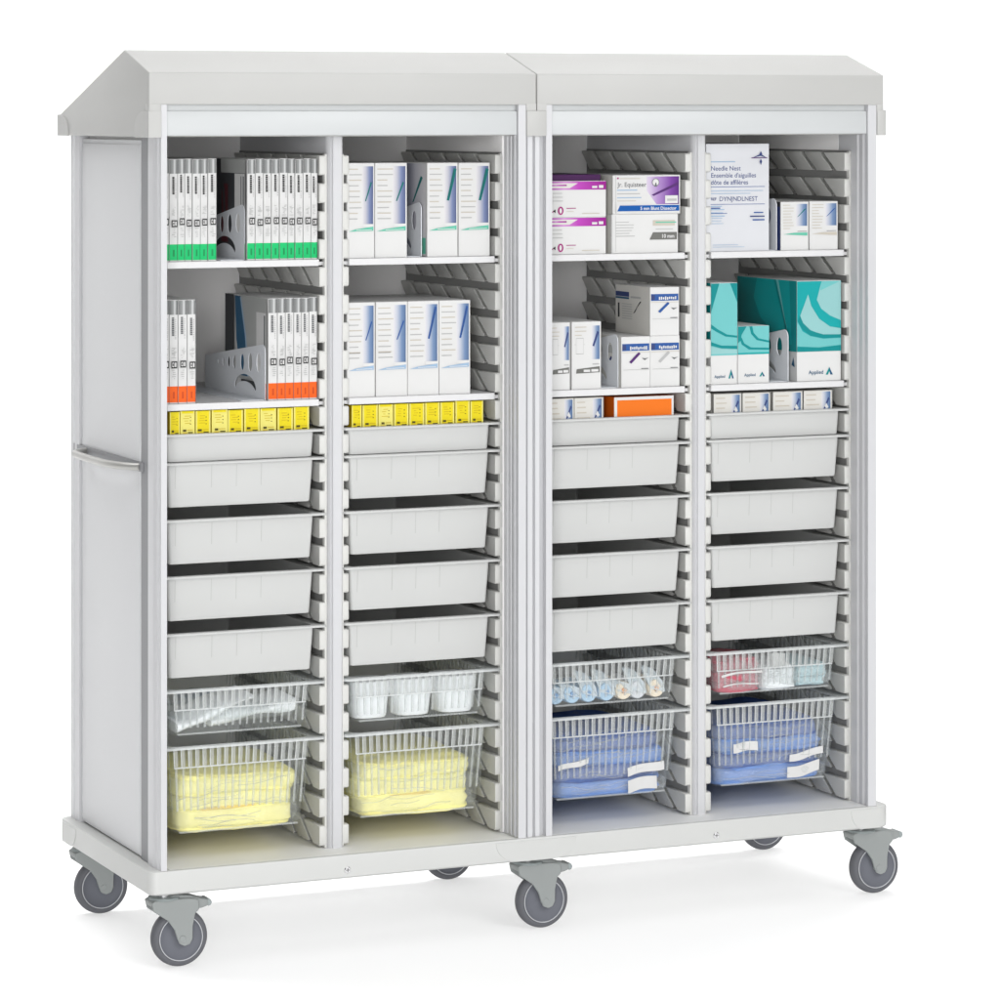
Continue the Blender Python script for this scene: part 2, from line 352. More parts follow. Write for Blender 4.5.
# panels -----------------------------------------------------------
b = MB(); b.box(2.6, 4.3, 14.02, 58.38, ZT + 0.4, 178.2, 'panel', 0.12); b.box(2.35, 2.62, 15.2, 57.6, ZT + 1.2, 177.2, 'panel', 0.12)
b.build('side_panel', cart)
b = MB(); b.box(177.5, 180.9, 14.02, 58.38, ZT + 0.02, 178.98, 'panel', 0.12); b.build('side_panel', cart)
b = MB(); b.box(4.32, 86.5, 65.2, 66.0, ZT + 0.02, 178.98, 'liner'); b.build('back_panel', cart)
b = MB(); b.box(95.7, 177.48, 65.2, 66.0, ZT + 0.02, 178.98, 'liner'); b.build('back_panel', cart)
b = MB(); b.box(86.52, 95.68, 8.32, 66.0, ZT + 0.02, 178.98, 'liner'); b.build('center_wall', cart)
b = MB(); b.box(4.32, 4.42, 14.02, 65.1, ZT + 0.02, 178.98, 'liner'); b.build('wall_liner', cart)
b = MB(); b.box(177.44, 177.49, 14.1, 65.1, ZT + 0.02, 178.98, 'liner'); b.build('wall_liner', cart)
for x0, x1 in ((4.5, 86.4), (95.8, 177.4)):
    b = MB(); b.box(x0, x1, 0.85, 65.1, ZT - 0.1, ZT + 0.025, 'deck'); b.build('deck_lightening_sheet', cart)  # paler sheet added over the base moulding to brighten the dim interior
def divider(x0, x1):
    b = MB()
    pts = [(x0, 9.4), (x0 + 0.15, 8.2), (x0 + 0.7, 7.6), (x0 + 1.0, 7.75), (x0 + 1.2, 7.3), (x1 - 0.3, 7.3), (x1, 7.6), (x1, 65.15), (x0, 65.15)]
    b.prism(pts, 'z', ZT - 0.02, 178.98, 'alu'); return b.build('divider', cart)
COLS = [(4.42, 43.7), (47.2, 86.5), (95.7, 135.0), (138.2, 177.5)]
divider(43.7, 47.2); divider(135.0, 138.2)
# slotted racks ----------------------------------------------------
ZS = lambda k: 169.4 - 6.225 * k           # height of slot k
def rack(xw, d):
    """xw wall plane, d = +1 when it faces +x; rows of slanted blocks with slots between"""
    b = MB(); t = 1.75
    for k in range(0, 25):
        z0 = ZS(k) + 0.9; z1 = ZS(k - 1) - 0.9
        if k == 24: z0 = ZT + 0.5
        if z1 - z0 < 1: continue
        edges = [8.0] + [13.2 + 9.6 * i for i in range(6)]
        for i in range(6):
            yb0 = edges[i] + (0.0 if i == 0 else 1.15); yb1 = edges[i + 1] - 0.35
            sl = 5.6
            yt0 = yb0 + (0 if i == 0 else sl); yt1 = min(yb1 + sl, 64.6); yb1 = min(yb1, 64.6)
            pts = [(yb0, z0 + 0.35), (yb0 + 0.45, z0), (yb1 - 0.5, z0), (yb1 + 0.1, z0 + 0.5), (yt1, z1 - 0.2), (yt1 - 0.2, z1), (yt0 + 0.3, z1), (yt0, z1 - 0.3)]
            xa, xb = (xw - 0.05 * d, xw + t * d)
            if i == 0: b.prism(pts, 'x', min(xa, xb), max(xa, xb), 'rack', 0.16, 1)
            else:                              # undercut front edge: the slanted grooves stay dark
                ym = (yb0 + yb1) / 2; kk = (yt0 - yb0) / (z1 - z0)
                lead = lambda p: p[0] - kk * (p[1] - z0) < ym
                r_ = 0.15 * d
                b.loops([[(xa, p[0] + (1.5 if lead(p) else 0), p[1]) for p in pts], [(xb - r_, p[0] + (0.12 if lead(p) else 0), p[1]) for p in pts], [(xb, p[0] + (0.2 if lead(p) else -0.15), p[1] + (0.12 if p[1] < (z0 + z1) / 2 else -0.12)) for p in pts]], 'rack', False, True)
    b.box(min(xw, xw + 0.3 * d), max(xw, xw + 0.3 * d), 9.0, 64.8, ZT + 0.1, 175.2, 'rack_back_shade')  # backing coloured dark to paint in the shade of the slits
    b.box(min(xw, xw + 0.55 * d), max(xw, xw + 0.55 * d), 8.03, 9.4, ZT + 0.1, 175.0, 'rack', 0.1, 1)
    return b.build('shelf_rack', cart)
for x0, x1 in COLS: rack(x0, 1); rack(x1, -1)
# shelves ----------------------------------------------------------
SH = [151.6, 120.45]                       # shelf tops
for x0, x1 in COLS:
    for z in SH:
        b = MB(); b.box(x0 + 1.85, x1 - 1.85, 8.1, 64.5, z - 1.5, z, 'shelf', 0.1, 1)
        for s in (x0 + 0.5, x1 - 1.85): b.box(s, s + 1.35, 9.2, 64.0, z - 1.35, z - 0.6, 'shelf')
        b.build('shelf', cart)
# roll door bars and hoods -------------------------------------------
for x0, x1 in ((3.64, 86.98), (95.42, 177.63)):
    b = MB(); b.box(x0, x1, 0.9, 2.3, 179.25, 184.6, 'door', 0.15); b.box(x0, x1, 1.8, 2.6, 184.6, 186.3, 'door'); b.build('roll_door', cart)
def hood(x0, x1, px0, px1, left, right):
    b = MB()
    prof = [(0, ZP), (0, 193.0), (17.4, 198.1), (66.3, 183.6), (66.3, 179.0), (2.8, 179.0), (2.8, ZP)]
    b.prism(prof, 'x', x0, x1, 'plastic', 0.28, 3)
    if left: b.box(x0, px0, 0.0, 2.8, 179.0, ZP + 0.3, 'plastic', 0.25, 2)
    if right: b.box(px1, x1, 0.0, 2.8, 179.0, ZP + 0.3, 'plastic', 0.25, 2)
    h = b.build('hood', cart)
    return h
h1 = hood(-0.6, 91.32, 2.28, 88.92, True, False)
b = MB(); b.box(88.92, 91.32, 0.02, 2.8, 184.7, ZP + 0.3, 'plastic'); b.build('hood_end', h1)
h2 = hood(91.55, 181.7, 93.85, 179.92, False, True)
b = MB(); b.box(91.55, 93.85, 0.02, 2.8, 184.7, ZP + 0.3, 'plastic'); b.build('hood_end', h2)
b = MB(); b.box(88.95, 93.82, -0.2, 2.8, 178.9, 184.68, 'plastic', 0.15); b.build('hood_joint', cart)
b = MB()                                   # corner caps of the hood
b.prism([(0.2, 178.85), (9.8, 178.85)] + arc(3.2, 180.4, 6.6, 4.3, -15, 90) + [(0.2, 184.7)], 'x', -0.72, -0.3, 'plastic', 0.06, 1)
b.prism([(-0.7, 178.85), (2.25, 178.85), (2.25, 184.6), (-0.7, 184.6)], 'y', -0.1, 0.4, 'plastic', 0.05, 1); b.build('hood_cap', h1)
b = MB()
b.prism([(66.7, 178.85), (58.6, 178.85), (58.7, 180.6)] + arc(64.5, 180.6, 5.8, 3.2, 180, 90) + [(66.7, 183.8)], 'x', -0.85, -0.3, 'plastic', 0.12, 1); b.build('hood_cap', h1)
b = MB(); b.box(179.95, 182.3, -0.25, 6, 178.85, 184.8, 'plastic', 0.2); b.build('hood_cap', h2)
# push handle --------------------------------------------------------
b = MB(); b.box(1.9, 2.45, 12.2, 63.4, 105.4, 107.5, 'alu_grey_and_shade', 0.1); hr = b.build('handle_rail', cart)
path = []
for i in range(33):
    t = i / 32; y = 14.5 + 39 * t; e = min(1, min(t / 0.3, (1 - t) / 0.14)); out = math.sin(e * math.pi / 2) ** 0.7 * (4.0 + 0.8 * math.sin(t * math.pi))
    path.append((2.2 - out, y, 106.4))
b = MB(); b.tube(path, 0.85, 'handle', 14); b.build('handle', cart)

# casters --------------------------------------------------------------
FORK = [(540, 512), (556, 503), (640, 503), (720, 504), (765, 512), (770, 560), (750, 580), (738, 640), (738, 700), (725, 725), (700, 733), (676, 722), (664, 695), (650, 650), (620, 605), (585, 580), (550, 555)]
FORK = [((x - 688) * 0.0473, (697 - y) * 0.0452) for x, y in FORK]
def caster(x, y):
    c = bpy.data.objects.new('caster', None); COL.objects.link(c); ORG[c] = Vector((x, y, FLOOR)); c.parent = cart; c.location = (ORG[c] - ORG[cart]) * S; c.empty_display_size = 0.03
    zc = FLOOR + 6.35; C = (x, y, zc)
    b = MB()
    b.lathe([(4.95, -1.45), (5.1, -1.62), (5.5, -1.62), (5.95, -1.35), (6.28, -0.75), (6.35, 0), (6.28, 0.75), (5.95, 1.35), (5.5, 1.62), (5.1, 1.62), (4.95, 1.45)], 'y', C, 'tyre', 64, False); ty = b.build('tyre', c)
    b = MB(); b.lathe([(0.6, -1.3), (1.6, -1.3), (2.0, -1.05), (4.2, -1.1), (4.6, -1.45), (4.8, -1.6), (4.8, 1.6), (4.6, 1.45), (4.2, 1.1), (2.0, 1.05), (0.6, 1.3)], 'y', C, 'hub', 56); b.build('wheel', c)
    b = MB(); b.lathe([(4.8, -1.5), (4.8, -1.7), (4.98, -1.7), (4.98, 1.7), (4.8, 1.7), (4.8, 1.5)], 'y', C, 'ring', 56, False); b.build('wheel_ring', c)
    b = MB()
    for y0, y1 in ((-2.6, -1.95), (1.95, 2.6)):
        b.prism([(x + p, zc + q) for p, q in FORK], 'y', y + y0, y + y1, 'fork', 0.14, 1)
    top = [(p, q) for p, q in FORK if q > 5.9]
    b.prism([(x - 6.9, zc + 8.3), (x - 6.2, zc + 8.8), (x + 3.4, zc + 8.7), (x + 3.9, zc + 6.7), (x - 5.4, zc + 6.6), (x - 6.9, zc + 7.4)], 'y', y - 2.3, y + 2.3, 'fork', 0.25, 2)
    b.lathe([(0.1, 8.6), (3.3, 8.6), (3.6, 8.9), (3.4, 9.15), (0.1, 9.15)], 'z', (x - 3.4, y, zc), 'fork_dark', 32)
    b.lathe([(0.1, 9.1), (1.5, 9.1), (1.5, 15.1 - zc), (0.1, 15.1 - zc)], 'z', (x - 3.4, y, zc), 'chrome', 24)
    b.lathe([(0.1, -2.72), (0.7, -2.72), (0.85, -2.5), (0.85, 2.6), (0.1, 2.6)], 'y', C, 'fork', 20)
    b.build('fork', c)
    b = MB(); b.prism([(x - 3.0, zc + 9.2), (x - 1.5, zc + 9.6), (x + 2.0, zc + 9.2), (x + 4.8, zc + 8.2), (x + 6.5, zc + 7.9), (x + 6.8, zc + 7.3), (x + 6.4, zc + 6.7), (x + 4.8, zc + 6.2), (x + 3.6, zc + 6.1), (x + 2.8, zc + 8.2)], 'y', y - 1.9, y + 1.9, 'fork', 0.22, 2)
    b.prism([(x + 6.0, zc + 8.12), (x + 6.7, zc + 7.95), (x + 7.0, zc + 7.3), (x + 6.7, zc + 6.65), (x + 6.1, zc + 6.5)], 'y', y - 2.0, y + 2.0, 'fork_dark', 0.1, 1)
    b.build('brake_pedal', c)
for x, y in ((8.2, 5.9), (95.7, 6.9), (183.0, 7.0), (8.0, 61.4), (96.1, 61.9), (182.4, 61.2)): caster(x, y)

# ---------------------------------------------------------------- trays and baskets
ORD = ['first', 'second', 'third', 'fourth', 'fifth', 'sixth', 'seventh', 'eighth', 'ninth']
COLN = ['far left column', 'second column from the left', 'third column from the left', 'far right column']
def tray(ci, k, h, label, grp):
    x0, x1 = COLS[ci]; xc = (x0 + x1) / 2 - 0.6; zt = ZS(k) + 0.45; zb = zt - h
    t = empty('tray', (xc, 36, zb), label, 'tray', grp)
    b = MB(); hw, tw = (17.3, 0.05 * h) if h < 7 else (17.1, 0.055 * h)
    o = lambda d, z, ins=0: rr(xc - hw + d + ins, xc + hw - d - ins, 8.4 + d + ins, 63.4 - d - ins, 0.8, z)
    b.loops([o(tw + 0.3, zb), o(tw + 0.08, zb + 0.1), o(tw, zb + 0.3), o(0, zt - 0.6), o(0, zt - 0.05), o(0.3, zt - 0.05), o(tw, zb + 0.8, 0.3), o(tw + 0.6, zb + 0.3, 0.3)], 'tray')
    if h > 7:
        for u in (0.055, 0.30, 0.47, 0.64):    # shade of the moulded lines, painted as darker strips
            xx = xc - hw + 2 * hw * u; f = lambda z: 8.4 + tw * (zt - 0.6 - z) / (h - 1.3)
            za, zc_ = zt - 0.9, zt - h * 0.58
            b.add([(xx - 0.07, f(za) - 0.035, za), (xx + 0.07, f(za) - 0.035, za), (xx + 0.07, f(zc_) - 0.035, zc_), (xx - 0.07, f(zc_) - 0.035, zc_)], [(0, 1, 2, 3)], 'tray_line_shade')
    b.build('tray_body', t)
    b = MB()
    xr = xc + 0.6
    q = lambda ins, z: rr(xr - 19.35 + ins, xr + 19.35 - ins, 7.2 + ins, 64.4 - ins, 1.2, z)
    q2 = lambda z: rr(xc - hw + 0.3, xc + hw - 0.3, 8.7, 63.1, 0.7, z)
    b.loops([q2(zt - 0.25), q(0.5, zt - 0.25), q(0.35, zt - 0.55), q(0, zt - 0.5), q(0, zt - 0.1), q(0.12, zt), q2(zt), q2(zt - 0.25)], 'tray', False, False)
    b.build('rim', t)
    if h > 7: t.location.y += random.uniform(-0.4, 0.3) * S
    return t
def basket(ci, k, h, label, grp):
    x0, x1 = COLS[ci]; xc = (x0 + x1) / 2 - 0.6; zt = ZS(k) + 0.45; zb = zt - h
    t = empty('wire_basket', (xc, 36, zb), label, 'basket', grp)
    hw, tw = 16.4, 0.07 * h
    b = MB(); o = lambda d, z: rr(xc - hw + d, xc + hw - d, 8.4 + d, 63.4 - d, 2.0, z)
    b.loops([o(0, zt - 0.3), o(tw, zb + 0.8), o(tw + 0.7, zb)], 'wall_clear', False, True); b.build('basket_wall', t)
    xr = xc + 0.6
    b = MB(); q = lambda ins, z: rr(xr - 19.3 + ins, xr + 19.3 - ins, 7.3 + ins, 64.4 - ins, 1.2, z)
    q2 = lambda z: rr(xc - hw + 0.2, xc + hw - 0.2, 8.6, 63.2, 2.0, z)
    b.loops([q2(zt - 0.3), q(0.4, zt - 0.3), q(0.3, zt - 0.65), q(0, zt - 0.6), q(0, zt - 0.1), q(0.12, zt), q2(zt), q2(zt - 0.3)], 'rim_clear', False, False); b.build('rim', t)
    b = MB()
    f = lambda z: tw * (zt - 0.3 - z) / (h - 1.1)
    zl = zb + (0.26 * h if h > 12 else 0.16 * h); zm = zt - (0.24 * h if h > 12 else 0.44 * h)
    n = 19
    def bar(p, q, dx, dy, m='rib_clear'):
        b.add([(p[0] - dx, p[1] - dy, p[2]), (p[0] + dx, p[1] + dy, p[2]), (q[0] + dx, q[1] + dy, q[2]), (q[0] - dx, q[1] - dy, q[2])], [(0, 1, 2, 3)], m)
    for i in range(n):
        xx = xc - hw + 1.2 + (2 * hw - 2.4) * i / (n - 1)
        k = 1 - tw * 0.9 / hw; xb = xc + (xx - xc) * k
        def rib(xa, za, xe, ze, wd, y, m):
            ya, ye = y + f(za), y + f(ze)
            b.loops([[(xa - wd, ya, za), (xa + wd, ya, za), (xa + wd, ya + 0.25, za), (xa - wd, ya + 0.25, za)], [(xe - wd, ye, ze), (xe + wd, ye, ze), (xe + wd, ye + 0.25, ze), (xe - wd, ye + 0.25, ze)]], m)
        um = xx + (xb - xx) * (zt - zm) / h; ul = xx + (xb - xx) * (zt - zl) / h
        rib(um, zm, xx, zt - 0.6, 0.44, 8.24, 'wide_rib_and_glint'); rib(ul, zl, um, zm - 0.2, 0.24, 8.2, 'rib_clear')
        rib(um - 0.42, zm, xx - 0.42, zt - 0.6, 0.06, 8.18, 'glint')  # pale strips painted in as highlights along the rib edges, fainter lower down
        rib(ul - 0.2, zl, um - 0.2, zm - 0.2, 0.05, 8.12, 'wide_rib_and_glint')
    for i in range(26):
        yy = 10 + 52 * i / 25
        for sx in (-1, 1):
            for za, ze, wd in ((zm, zt - 0.6, 0.35), (zl, zm - 0.2, 0.22)):
                L = []
                for zz_ in (za, ze):
                    xs_ = xc + sx * (hw - f(zz_)); L.append([(xs_ - 0.08, yy - wd, zz_), (xs_ + 0.08, yy - wd, zz_), (xs_ + 0.08, yy + wd, zz_), (xs_ - 0.08, yy + wd, zz_)])
                b.loops(L, 'rib_clear' if ze > zm else 'wall_clear')
    b.box(xc - hw + 1, xc + hw - 1, 8.2 + f(zm), 8.5 + f(zm), zm - 0.22, zm + 0.08, 'rim_clear')
    b.box(xc - hw + 1.2 + tw, xc + hw - 1.2 - tw, 8.2 + tw, 8.5 + tw, zb + 0.1, zb + 0.5, 'rib_clear')
    b.build('ribs', t)
    return t
for ci in range(4):
    held = ['yellow cartons', 'yellow cartons', 'white cartons and one orange carton', 'four small white cartons'][ci]
    tray(ci, 9, 6.2, 'shallow tray of %s in the %s' % (held, COLN[ci]), 'shallow trays')
    for j, k in enumerate((10, 12, 14, 16)):
        tray(ci, k, 9.9, '%s deep empty tray from the top in the %s' % (ORD[j], COLN[ci]), 'deep trays')
    c1 = ['white folded packs', 'three white tubs', 'wrapped bandage rolls', 'red, white and aqua packs'][ci]
    c2 = ['yellow gowns', 'yellow gowns', 'blue drape packs', 'blue drape packs'][ci]
    basket(ci, 18, 10.2, 'shallow clear basket of %s in the %s' % (c1, COLN[ci]), 'clear baskets')
    basket(ci, 20, 19.4, 'deep clear basket of %s in the %s' % (c2, COLN[ci]), 'clear baskets')

# ---------------------------------------------------------------- cartons
def R(u0, v0, u1, v1): return [(u0, v0), (u1, v0), (u1, v1), (u0, v1)]
def carton(name, label, cat, grp, x0, x1, z0, z1, y0, depth, body='card', front=(), side=(), r=0.09, jit=0.005):
    """one carton as one mesh: printed shapes lie a fraction of a millimetre proud of the board.
    front uv: left-right, bottom-top; side (the left face): u 0 = front edge, 1 = back"""
    b = MB(); b.box(x0, x1, y0, y0 + depth, z0, z1, body, r, 1)
    W, H = x1 - x0, z1 - z0; n = 0
    for face, items in (('f', front), ('s', side)):
        for it in items:
            n += 1; e = 0.012 + 0.010 * n
            P = (lambda u, v: (x0 + u * W, y0 - e, z0 + v * H)) if face == 'f' else (lambda u, v: (x0 - e, y0 + u * depth, z0 + v * H))
            if it[0] == 'text':
                _, t, m, u, v, size, rot, bold = it
                ca, sa = math.cos(rot), math.sin(rot); o = P(u, v); sx = it[5]
                if face == 'f': fn = lambda c: (o[0] + (c.x * ca - c.y * sa) * size, o[1], o[2] + (c.x * sa + c.y * ca) * size)
                else: fn = lambda c: (o[0], o[1] - (c.x * ca - c.y * sa) * size, o[2] + (c.x * sa + c.y * ca) * size)
                b.mesh(text_mesh(t, bold), m, fn)
            else:
                m, pts = it; us = [p[0] for p in pts]; vs = [p[1] for p in pts]
                du = max(us) - min(us) or 1; dv = max(vs) - min(vs) or 1
                pp = [P(u, v) for u, v in pts]
                b.poly(pp, m, [((u - min(us)) / du, (v - min(vs)) / dv) for u, v in pts])
    o = b.build(name, smooth=30)
    if jit: o.rotation_euler.z = random.uniform(-jit, jit)
    return tag(o, label, cat, grp)
def lines(m, u0, u1, v0, v1, n, seed=0, frac=0.45):
    """rows of unreadable small print"""
    rn = random.Random(seed); out = []
    for i in range(n):
        v = v1 - (v1 - v0) * i / max(1, n - 1); h = (v1 - v0) / max(1, n) * frac / 2
        e = u0 + (u1 - u0) * rn.uniform(0.55, 1.0); out.append((m, R(u0, v - h, e, v + h)))
    return out
def band(pts_top, pts_bot): return pts_top + pts_bot[::-1]

# slim boxes standing like books --------------------------------------------
def slim(x0, x1, z0, z1, kind, label, grp, seed, lean=0.0, end=False):
    rn = random.Random(seed); dz = rn.uniform(-0.25, 0.25) / (z1 - z0); du = rn.uniform(-0.04, 0.04)
    col, dk = ('green', 'greend') if kind == 'green' else ('orange', 'oranged')
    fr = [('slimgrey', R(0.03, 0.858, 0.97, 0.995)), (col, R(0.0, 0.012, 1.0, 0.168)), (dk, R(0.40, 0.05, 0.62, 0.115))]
    fr += [(dk, R(0.9, 0.012, 0.985, 0.168)), ('lightink', R(0.93, 0.17, 0.985, 0.855)), ('greyink', R(0.97, 0.0, 1.0, 1.0))]
    v = 0.835 + dz                            # vertical lettering
    for i in range(9):
        hh = rn.uniform(0.012, 0.019); fr.append(('ink' if kind == 'green' else 'greyink', R(0.30 + du, v - hh, 0.56 + du, v))); v -= hh + 0.004
    v = 0.82 + dz
    for i in range(11): fr.append(('lightink', R(0.66 + du, v - 0.01, 0.76 + du, v))); v -= rn.uniform(0.014, 0.024)
    for i in range(9): fr.append(('lightink', R(0.3 + du + rn.uniform(-.1, .3), 0.44 + 0.012 * i, 0.5 + du + rn.uniform(-.1, .3), 0.446 + 0.012 * i)))
    s0 = 0.345 + dz                          # the framed size mark
    fr += [('ink', R(0.2 + du, s0, 0.86 + du, s0 + 0.068)), ('slimwhite', R(0.3 + du, s0 + 0.013, 0.52 + du, s0 + 0.055)), ('slimwhite', R(0.6 + du, s0 + 0.013, 0.76 + du, s0 + 0.055)), ('ink', R(0.36 + du, s0 + 0.022, 0.47 + du, s0 + 0.046))]
    for i in range(5): fr.append(('lightink', R(0.2 + rn.uniform(0, .3), 0.24 + 0.02 * i, 0.5 + rn.uniform(0, .3), 0.247 + 0.02 * i)))
    sd = []
    if end == 'green':
        sd = [('nearblack', R(0.0, 0.0, 1.0, 0.999)), ('slimside', R(0.0, 0.86, 0.6, 0.998)), ('slimwhite', R(0.01, 0.17, 0.26, 0.855)), ('greyink', R(0.03, 0.45, 0.06, 0.83)), ('greyink', R(0.09, 0.5, 0.11, 0.83)), ('maroon', R(0.42, 0.1, 0.58, 0.75)), ('nearblack', [(0.66, 1), (0.5, 0.7), (0.46, 0.3), (0.5, 0.3), (0.55, 0.65), (0.72, 1)]), (col, R(0, 0.012, 0.03, 0.165)), ('nearblack', R(0.03, 0.012, 0.6, 0.165))]  # charcoal puts the shade at rear and foot into the side's colour
    if end == 'orange':
        sd = [('slimside', R(0.0, 0.17, 0.66, 0.998)), ('slimwhite', R(0.01, 0.17, 0.24, 0.855)), ('greyink', R(0.03, 0.5, 0.06, 0.83)), ('steelblue', [(0.62, 0.99), (0.5, 0.6), (0.44, 0.2), (0.62, 0.2), (0.72, 0.55), (0.76, 0.99)]), ('nearblack', R(0.78, 0.0, 1, 0.999)), ('paleblue', [(0.63, 0.98), (0.6, 0.98), (0.48, 0.6), (0.42, 0.2), (0.45, 0.2), (0.51, 0.6)]), (col, R(0, 0.012, 0.03, 0.165)), ('nearblack', R(0.03, 0.012, 0.6, 0.165))]  # shaded back end and foot of the side are painted in charcoal
    return carton('slim_box', label, 'slim box', grp, x0 + 0.02, x1 - 0.02, z0, z1 + rn.uniform(-0.1, 0.1), 8.9 + rn.uniform(0, 0.25), 27, 'slimwhite', fr, sd, 0.1, 0.004)
xs = [4.7 + 0.0, 7.06, 9.01, 10.7, 12.41, 14.26, 15.98, 18.0]; xs[0] = 5.2
z = SH[0] + 0.02
for i in range(7):
    slim(xs[i], xs[i + 1], z, 174.1, 'green', '%s green-footed slim box from the left of the left-hand row on the upper shelf' % ORD[i], 'green slim boxes', i, end='green' if i == 0 else False)
xs = [25.24, 27.12, 29.02, 30.91, 32.75, 34.71, 36.47, 38.37, 40.25, 41.84]
for i in range(9):
    slim(xs[i], xs[i + 1], z, 174.0, 'green', '%s green-footed slim box right of the grey divider plate, upper left shelf' % ORD[i], 'green slim boxes', 20 + i, end='green' if i == 0 else False)
z = SH[1] + 0.02
xs = [5.2, 7.15, 9.18, 11.25, 13.24]
for i in range(4):
    slim(xs[i], xs[i + 1], z, 143.2, 'orange', '%s orange-footed slim box from the left beside the white left post' % ORD[i], 'orange slim boxes', 40 + i)
xs = [30.13, 32.3, 34.19, 36.18, 38.04, 39.82, 41.8]
for i in range(6):
    slim(xs[i], xs[i + 1], z, 143.1, 'orange', '%s orange-footed slim box right of the perforated grey divider plate' % ORD[i], 'orange slim boxes', 50 + i, end='orange' if i == 0 else False)

# perforated divider plates -----------------------------------------------------
def bracket(x, z, y0, ln, label, big=False):
    H = 12.2
    out = [(0, 0), (ln, 0), (ln, H * 0.62)] + arc(1.8, H - 1.8, 1.8, 1.8, 90, 180)
    holes = []
    for yy, hh, ww in ((4.2, 4.3, 2.7), (9.7, 4.2, 2.6), (14.9, 3.7, 2.3), (20.0, 3.1, 1.9), (24.0, 2.4, 1.5), (27.6, 1.8, 1.1), (31.0, 1.1, 0.7)):
        if yy + ww < ln - 1: holes.append(arc(yy, H * 0.68 - yy * 0.055, ww / 2, hh / 2, 0, 360, 28)[:-1])
    holes.append(arc(13.0, 1.6, 7.2, 3.3, 8, 172, 18) + arc(13.0, 0.9, 6.6, 2.4, 172, 8, 18))
    cu = flat2d([out] + holes); cu.extrude = 0.09; me = curve_mesh(cu)
    b = MB(); b.mesh(me, 'bracket', lambda c: (x + c.z, y0 + c.x, z + 0.1 + c.y))
    b.box(x - 5.5, x + 0.09, y0 + 0.5, y0 + ln - 0.5, z + 0.01, z + 0.14, 'bracket')
    o = b.build('divider_plate', smooth=0)
    return tag(o, label, 'divider plate', 'perforated divider plates')
bracket(24.75, SH[0], 9.4, 30, 'grey perforated divider plate between the two green slim box rows')
bracket(29.6, SH[1], 9.4, 40, 'long grey perforated divider plate beside the orange slim boxes')
bracket(67.55, SH[0], 10.5, 30, 'grey divider plate between white cartons with green pens')
bracket(116.55, SH[1], 9.6, 30, 'grey divider plate against white cartons with blue bands')
bracket(158.2, SH[0], 9.6, 30, 'grey divider plate right of the tall white needle carton')
bracket(161.3, SH[1], 9.6, 30, 'grey divider plate with an oval hole between teal cartons')

# white cartons with pen pictures -----------------------------------------------
def pen(m, u0, v0, u1, v1, wu):
    return [(m, [(u0 - wu * .3, v0), (u0 + wu * .5, v0 - 0.004), (u1 + wu, v1), (u1, v1 + 0.012)])]
def pen_front(pic, ink, pencol, thick, seed, style=0):
    f = [(pic, R(0.56, 0.345, 0.95, 0.965))]
    rn = random.Random(seed); v = 0.93
    for i in range(10):
        f.append((['creamink', 'lightink'][i % 2], R(0.07, v, 0.07 + rn.uniform(0.3, 0.5), v + 0.011))); v -= 0.058
    if style: f += [('greyink', R(0.07, 0.462, 0.46, 0.468))]
    f += pen(pencol, 0.66, 0.60, 0.86, 0.79 if thick < 0.05 else 0.93, thick)
    f += [('ink', [(0.70, 0.60 + .03), (0.71, 0.63), (0.88, 0.79 if thick < 0.05 else 0.92), (0.87, 0.79 if thick < 0.05 else 0.92)])] if thick > 0.05 else []
    f += [('card', R(0.56, 0.325, 0.95, 0.358)), ('midgrey' if ink == 'mint' else 'paleblue', [(0.70, 0.318), (0.94, 0.325), (0.94, 0.33)])]
    f += [(ink, [(0.05, 0.280), (0.95, 0.286), (0.95, 0.332), (0.5, 0.312), (0.3, 0.304)]), ('card', [(0.32, 0.291), (0.9, 0.294), (0.9, 0.300), (0.32, 0.297)])]
    return f
z = SH[0] + 0.02
side3 = [('bluepic', R(0.02, 0.01, 0.85, 0.99)), ('tealink', [(0.30, 0.57), (0.27, 0.58), (0.08, 0.84), (0.12, 0.86)]), ('mint', R(0.02, 0.03, 0.2, 0.2))]
GP = 'white cartons with pen pictures'
carton('carton', 'leftmost tall white carton with a green pen picture, second column upper shelf', 'carton', GP, 48.8, 55.40, z, 172.95, 8.9, 28, 'card', pen_front('bluepic', 'mint', 'tealink', 0.04, 1))
carton('carton', 'second white carton with a green pen picture, left of the divider plate', 'carton', GP, 55.56, 63.31, z, 172.95, 8.9, 28, 'card', pen_front('bluepic', 'mint', 'tealink', 0.04, 2))
carton('carton', 'white carton with green pen picture standing just right of the divider plate', 'carton', GP, 68.35, 75.83, z, 172.9, 8.9, 28, 'card', pen_front('bluepic', 'mint', 'tealink', 0.10, 3), [('ramp', R(0, 0, 1, 1))] if 0 else side3)
carton('carton', 'rightmost white carton with a thick green pen picture, second column upper shelf', 'carton', GP, 76.02, 83.75, z, 172.85, 8.9, 28, 'card', pen_front('bluepic', 'mint', 'tealink', 0.10, 4))
z = SH[1] + 0.02
for i, (a, c) in enumerate(((48.85, 55.56), (55.73, 63.38), (63.51, 71.1), (71.29, 78.92))):
    carton('carton', '%s tall white carton with blue pen picture from the left, lower shelf second column' % ORD[i], 'carton', 'white cartons with blue pens', a, c, z, 141.7, 8.9, 29, 'card', pen_front('bluepic2', 'paleblue', 'blueink', 0.035 if i < 2 else 0.07, 10 + i, i < 2))
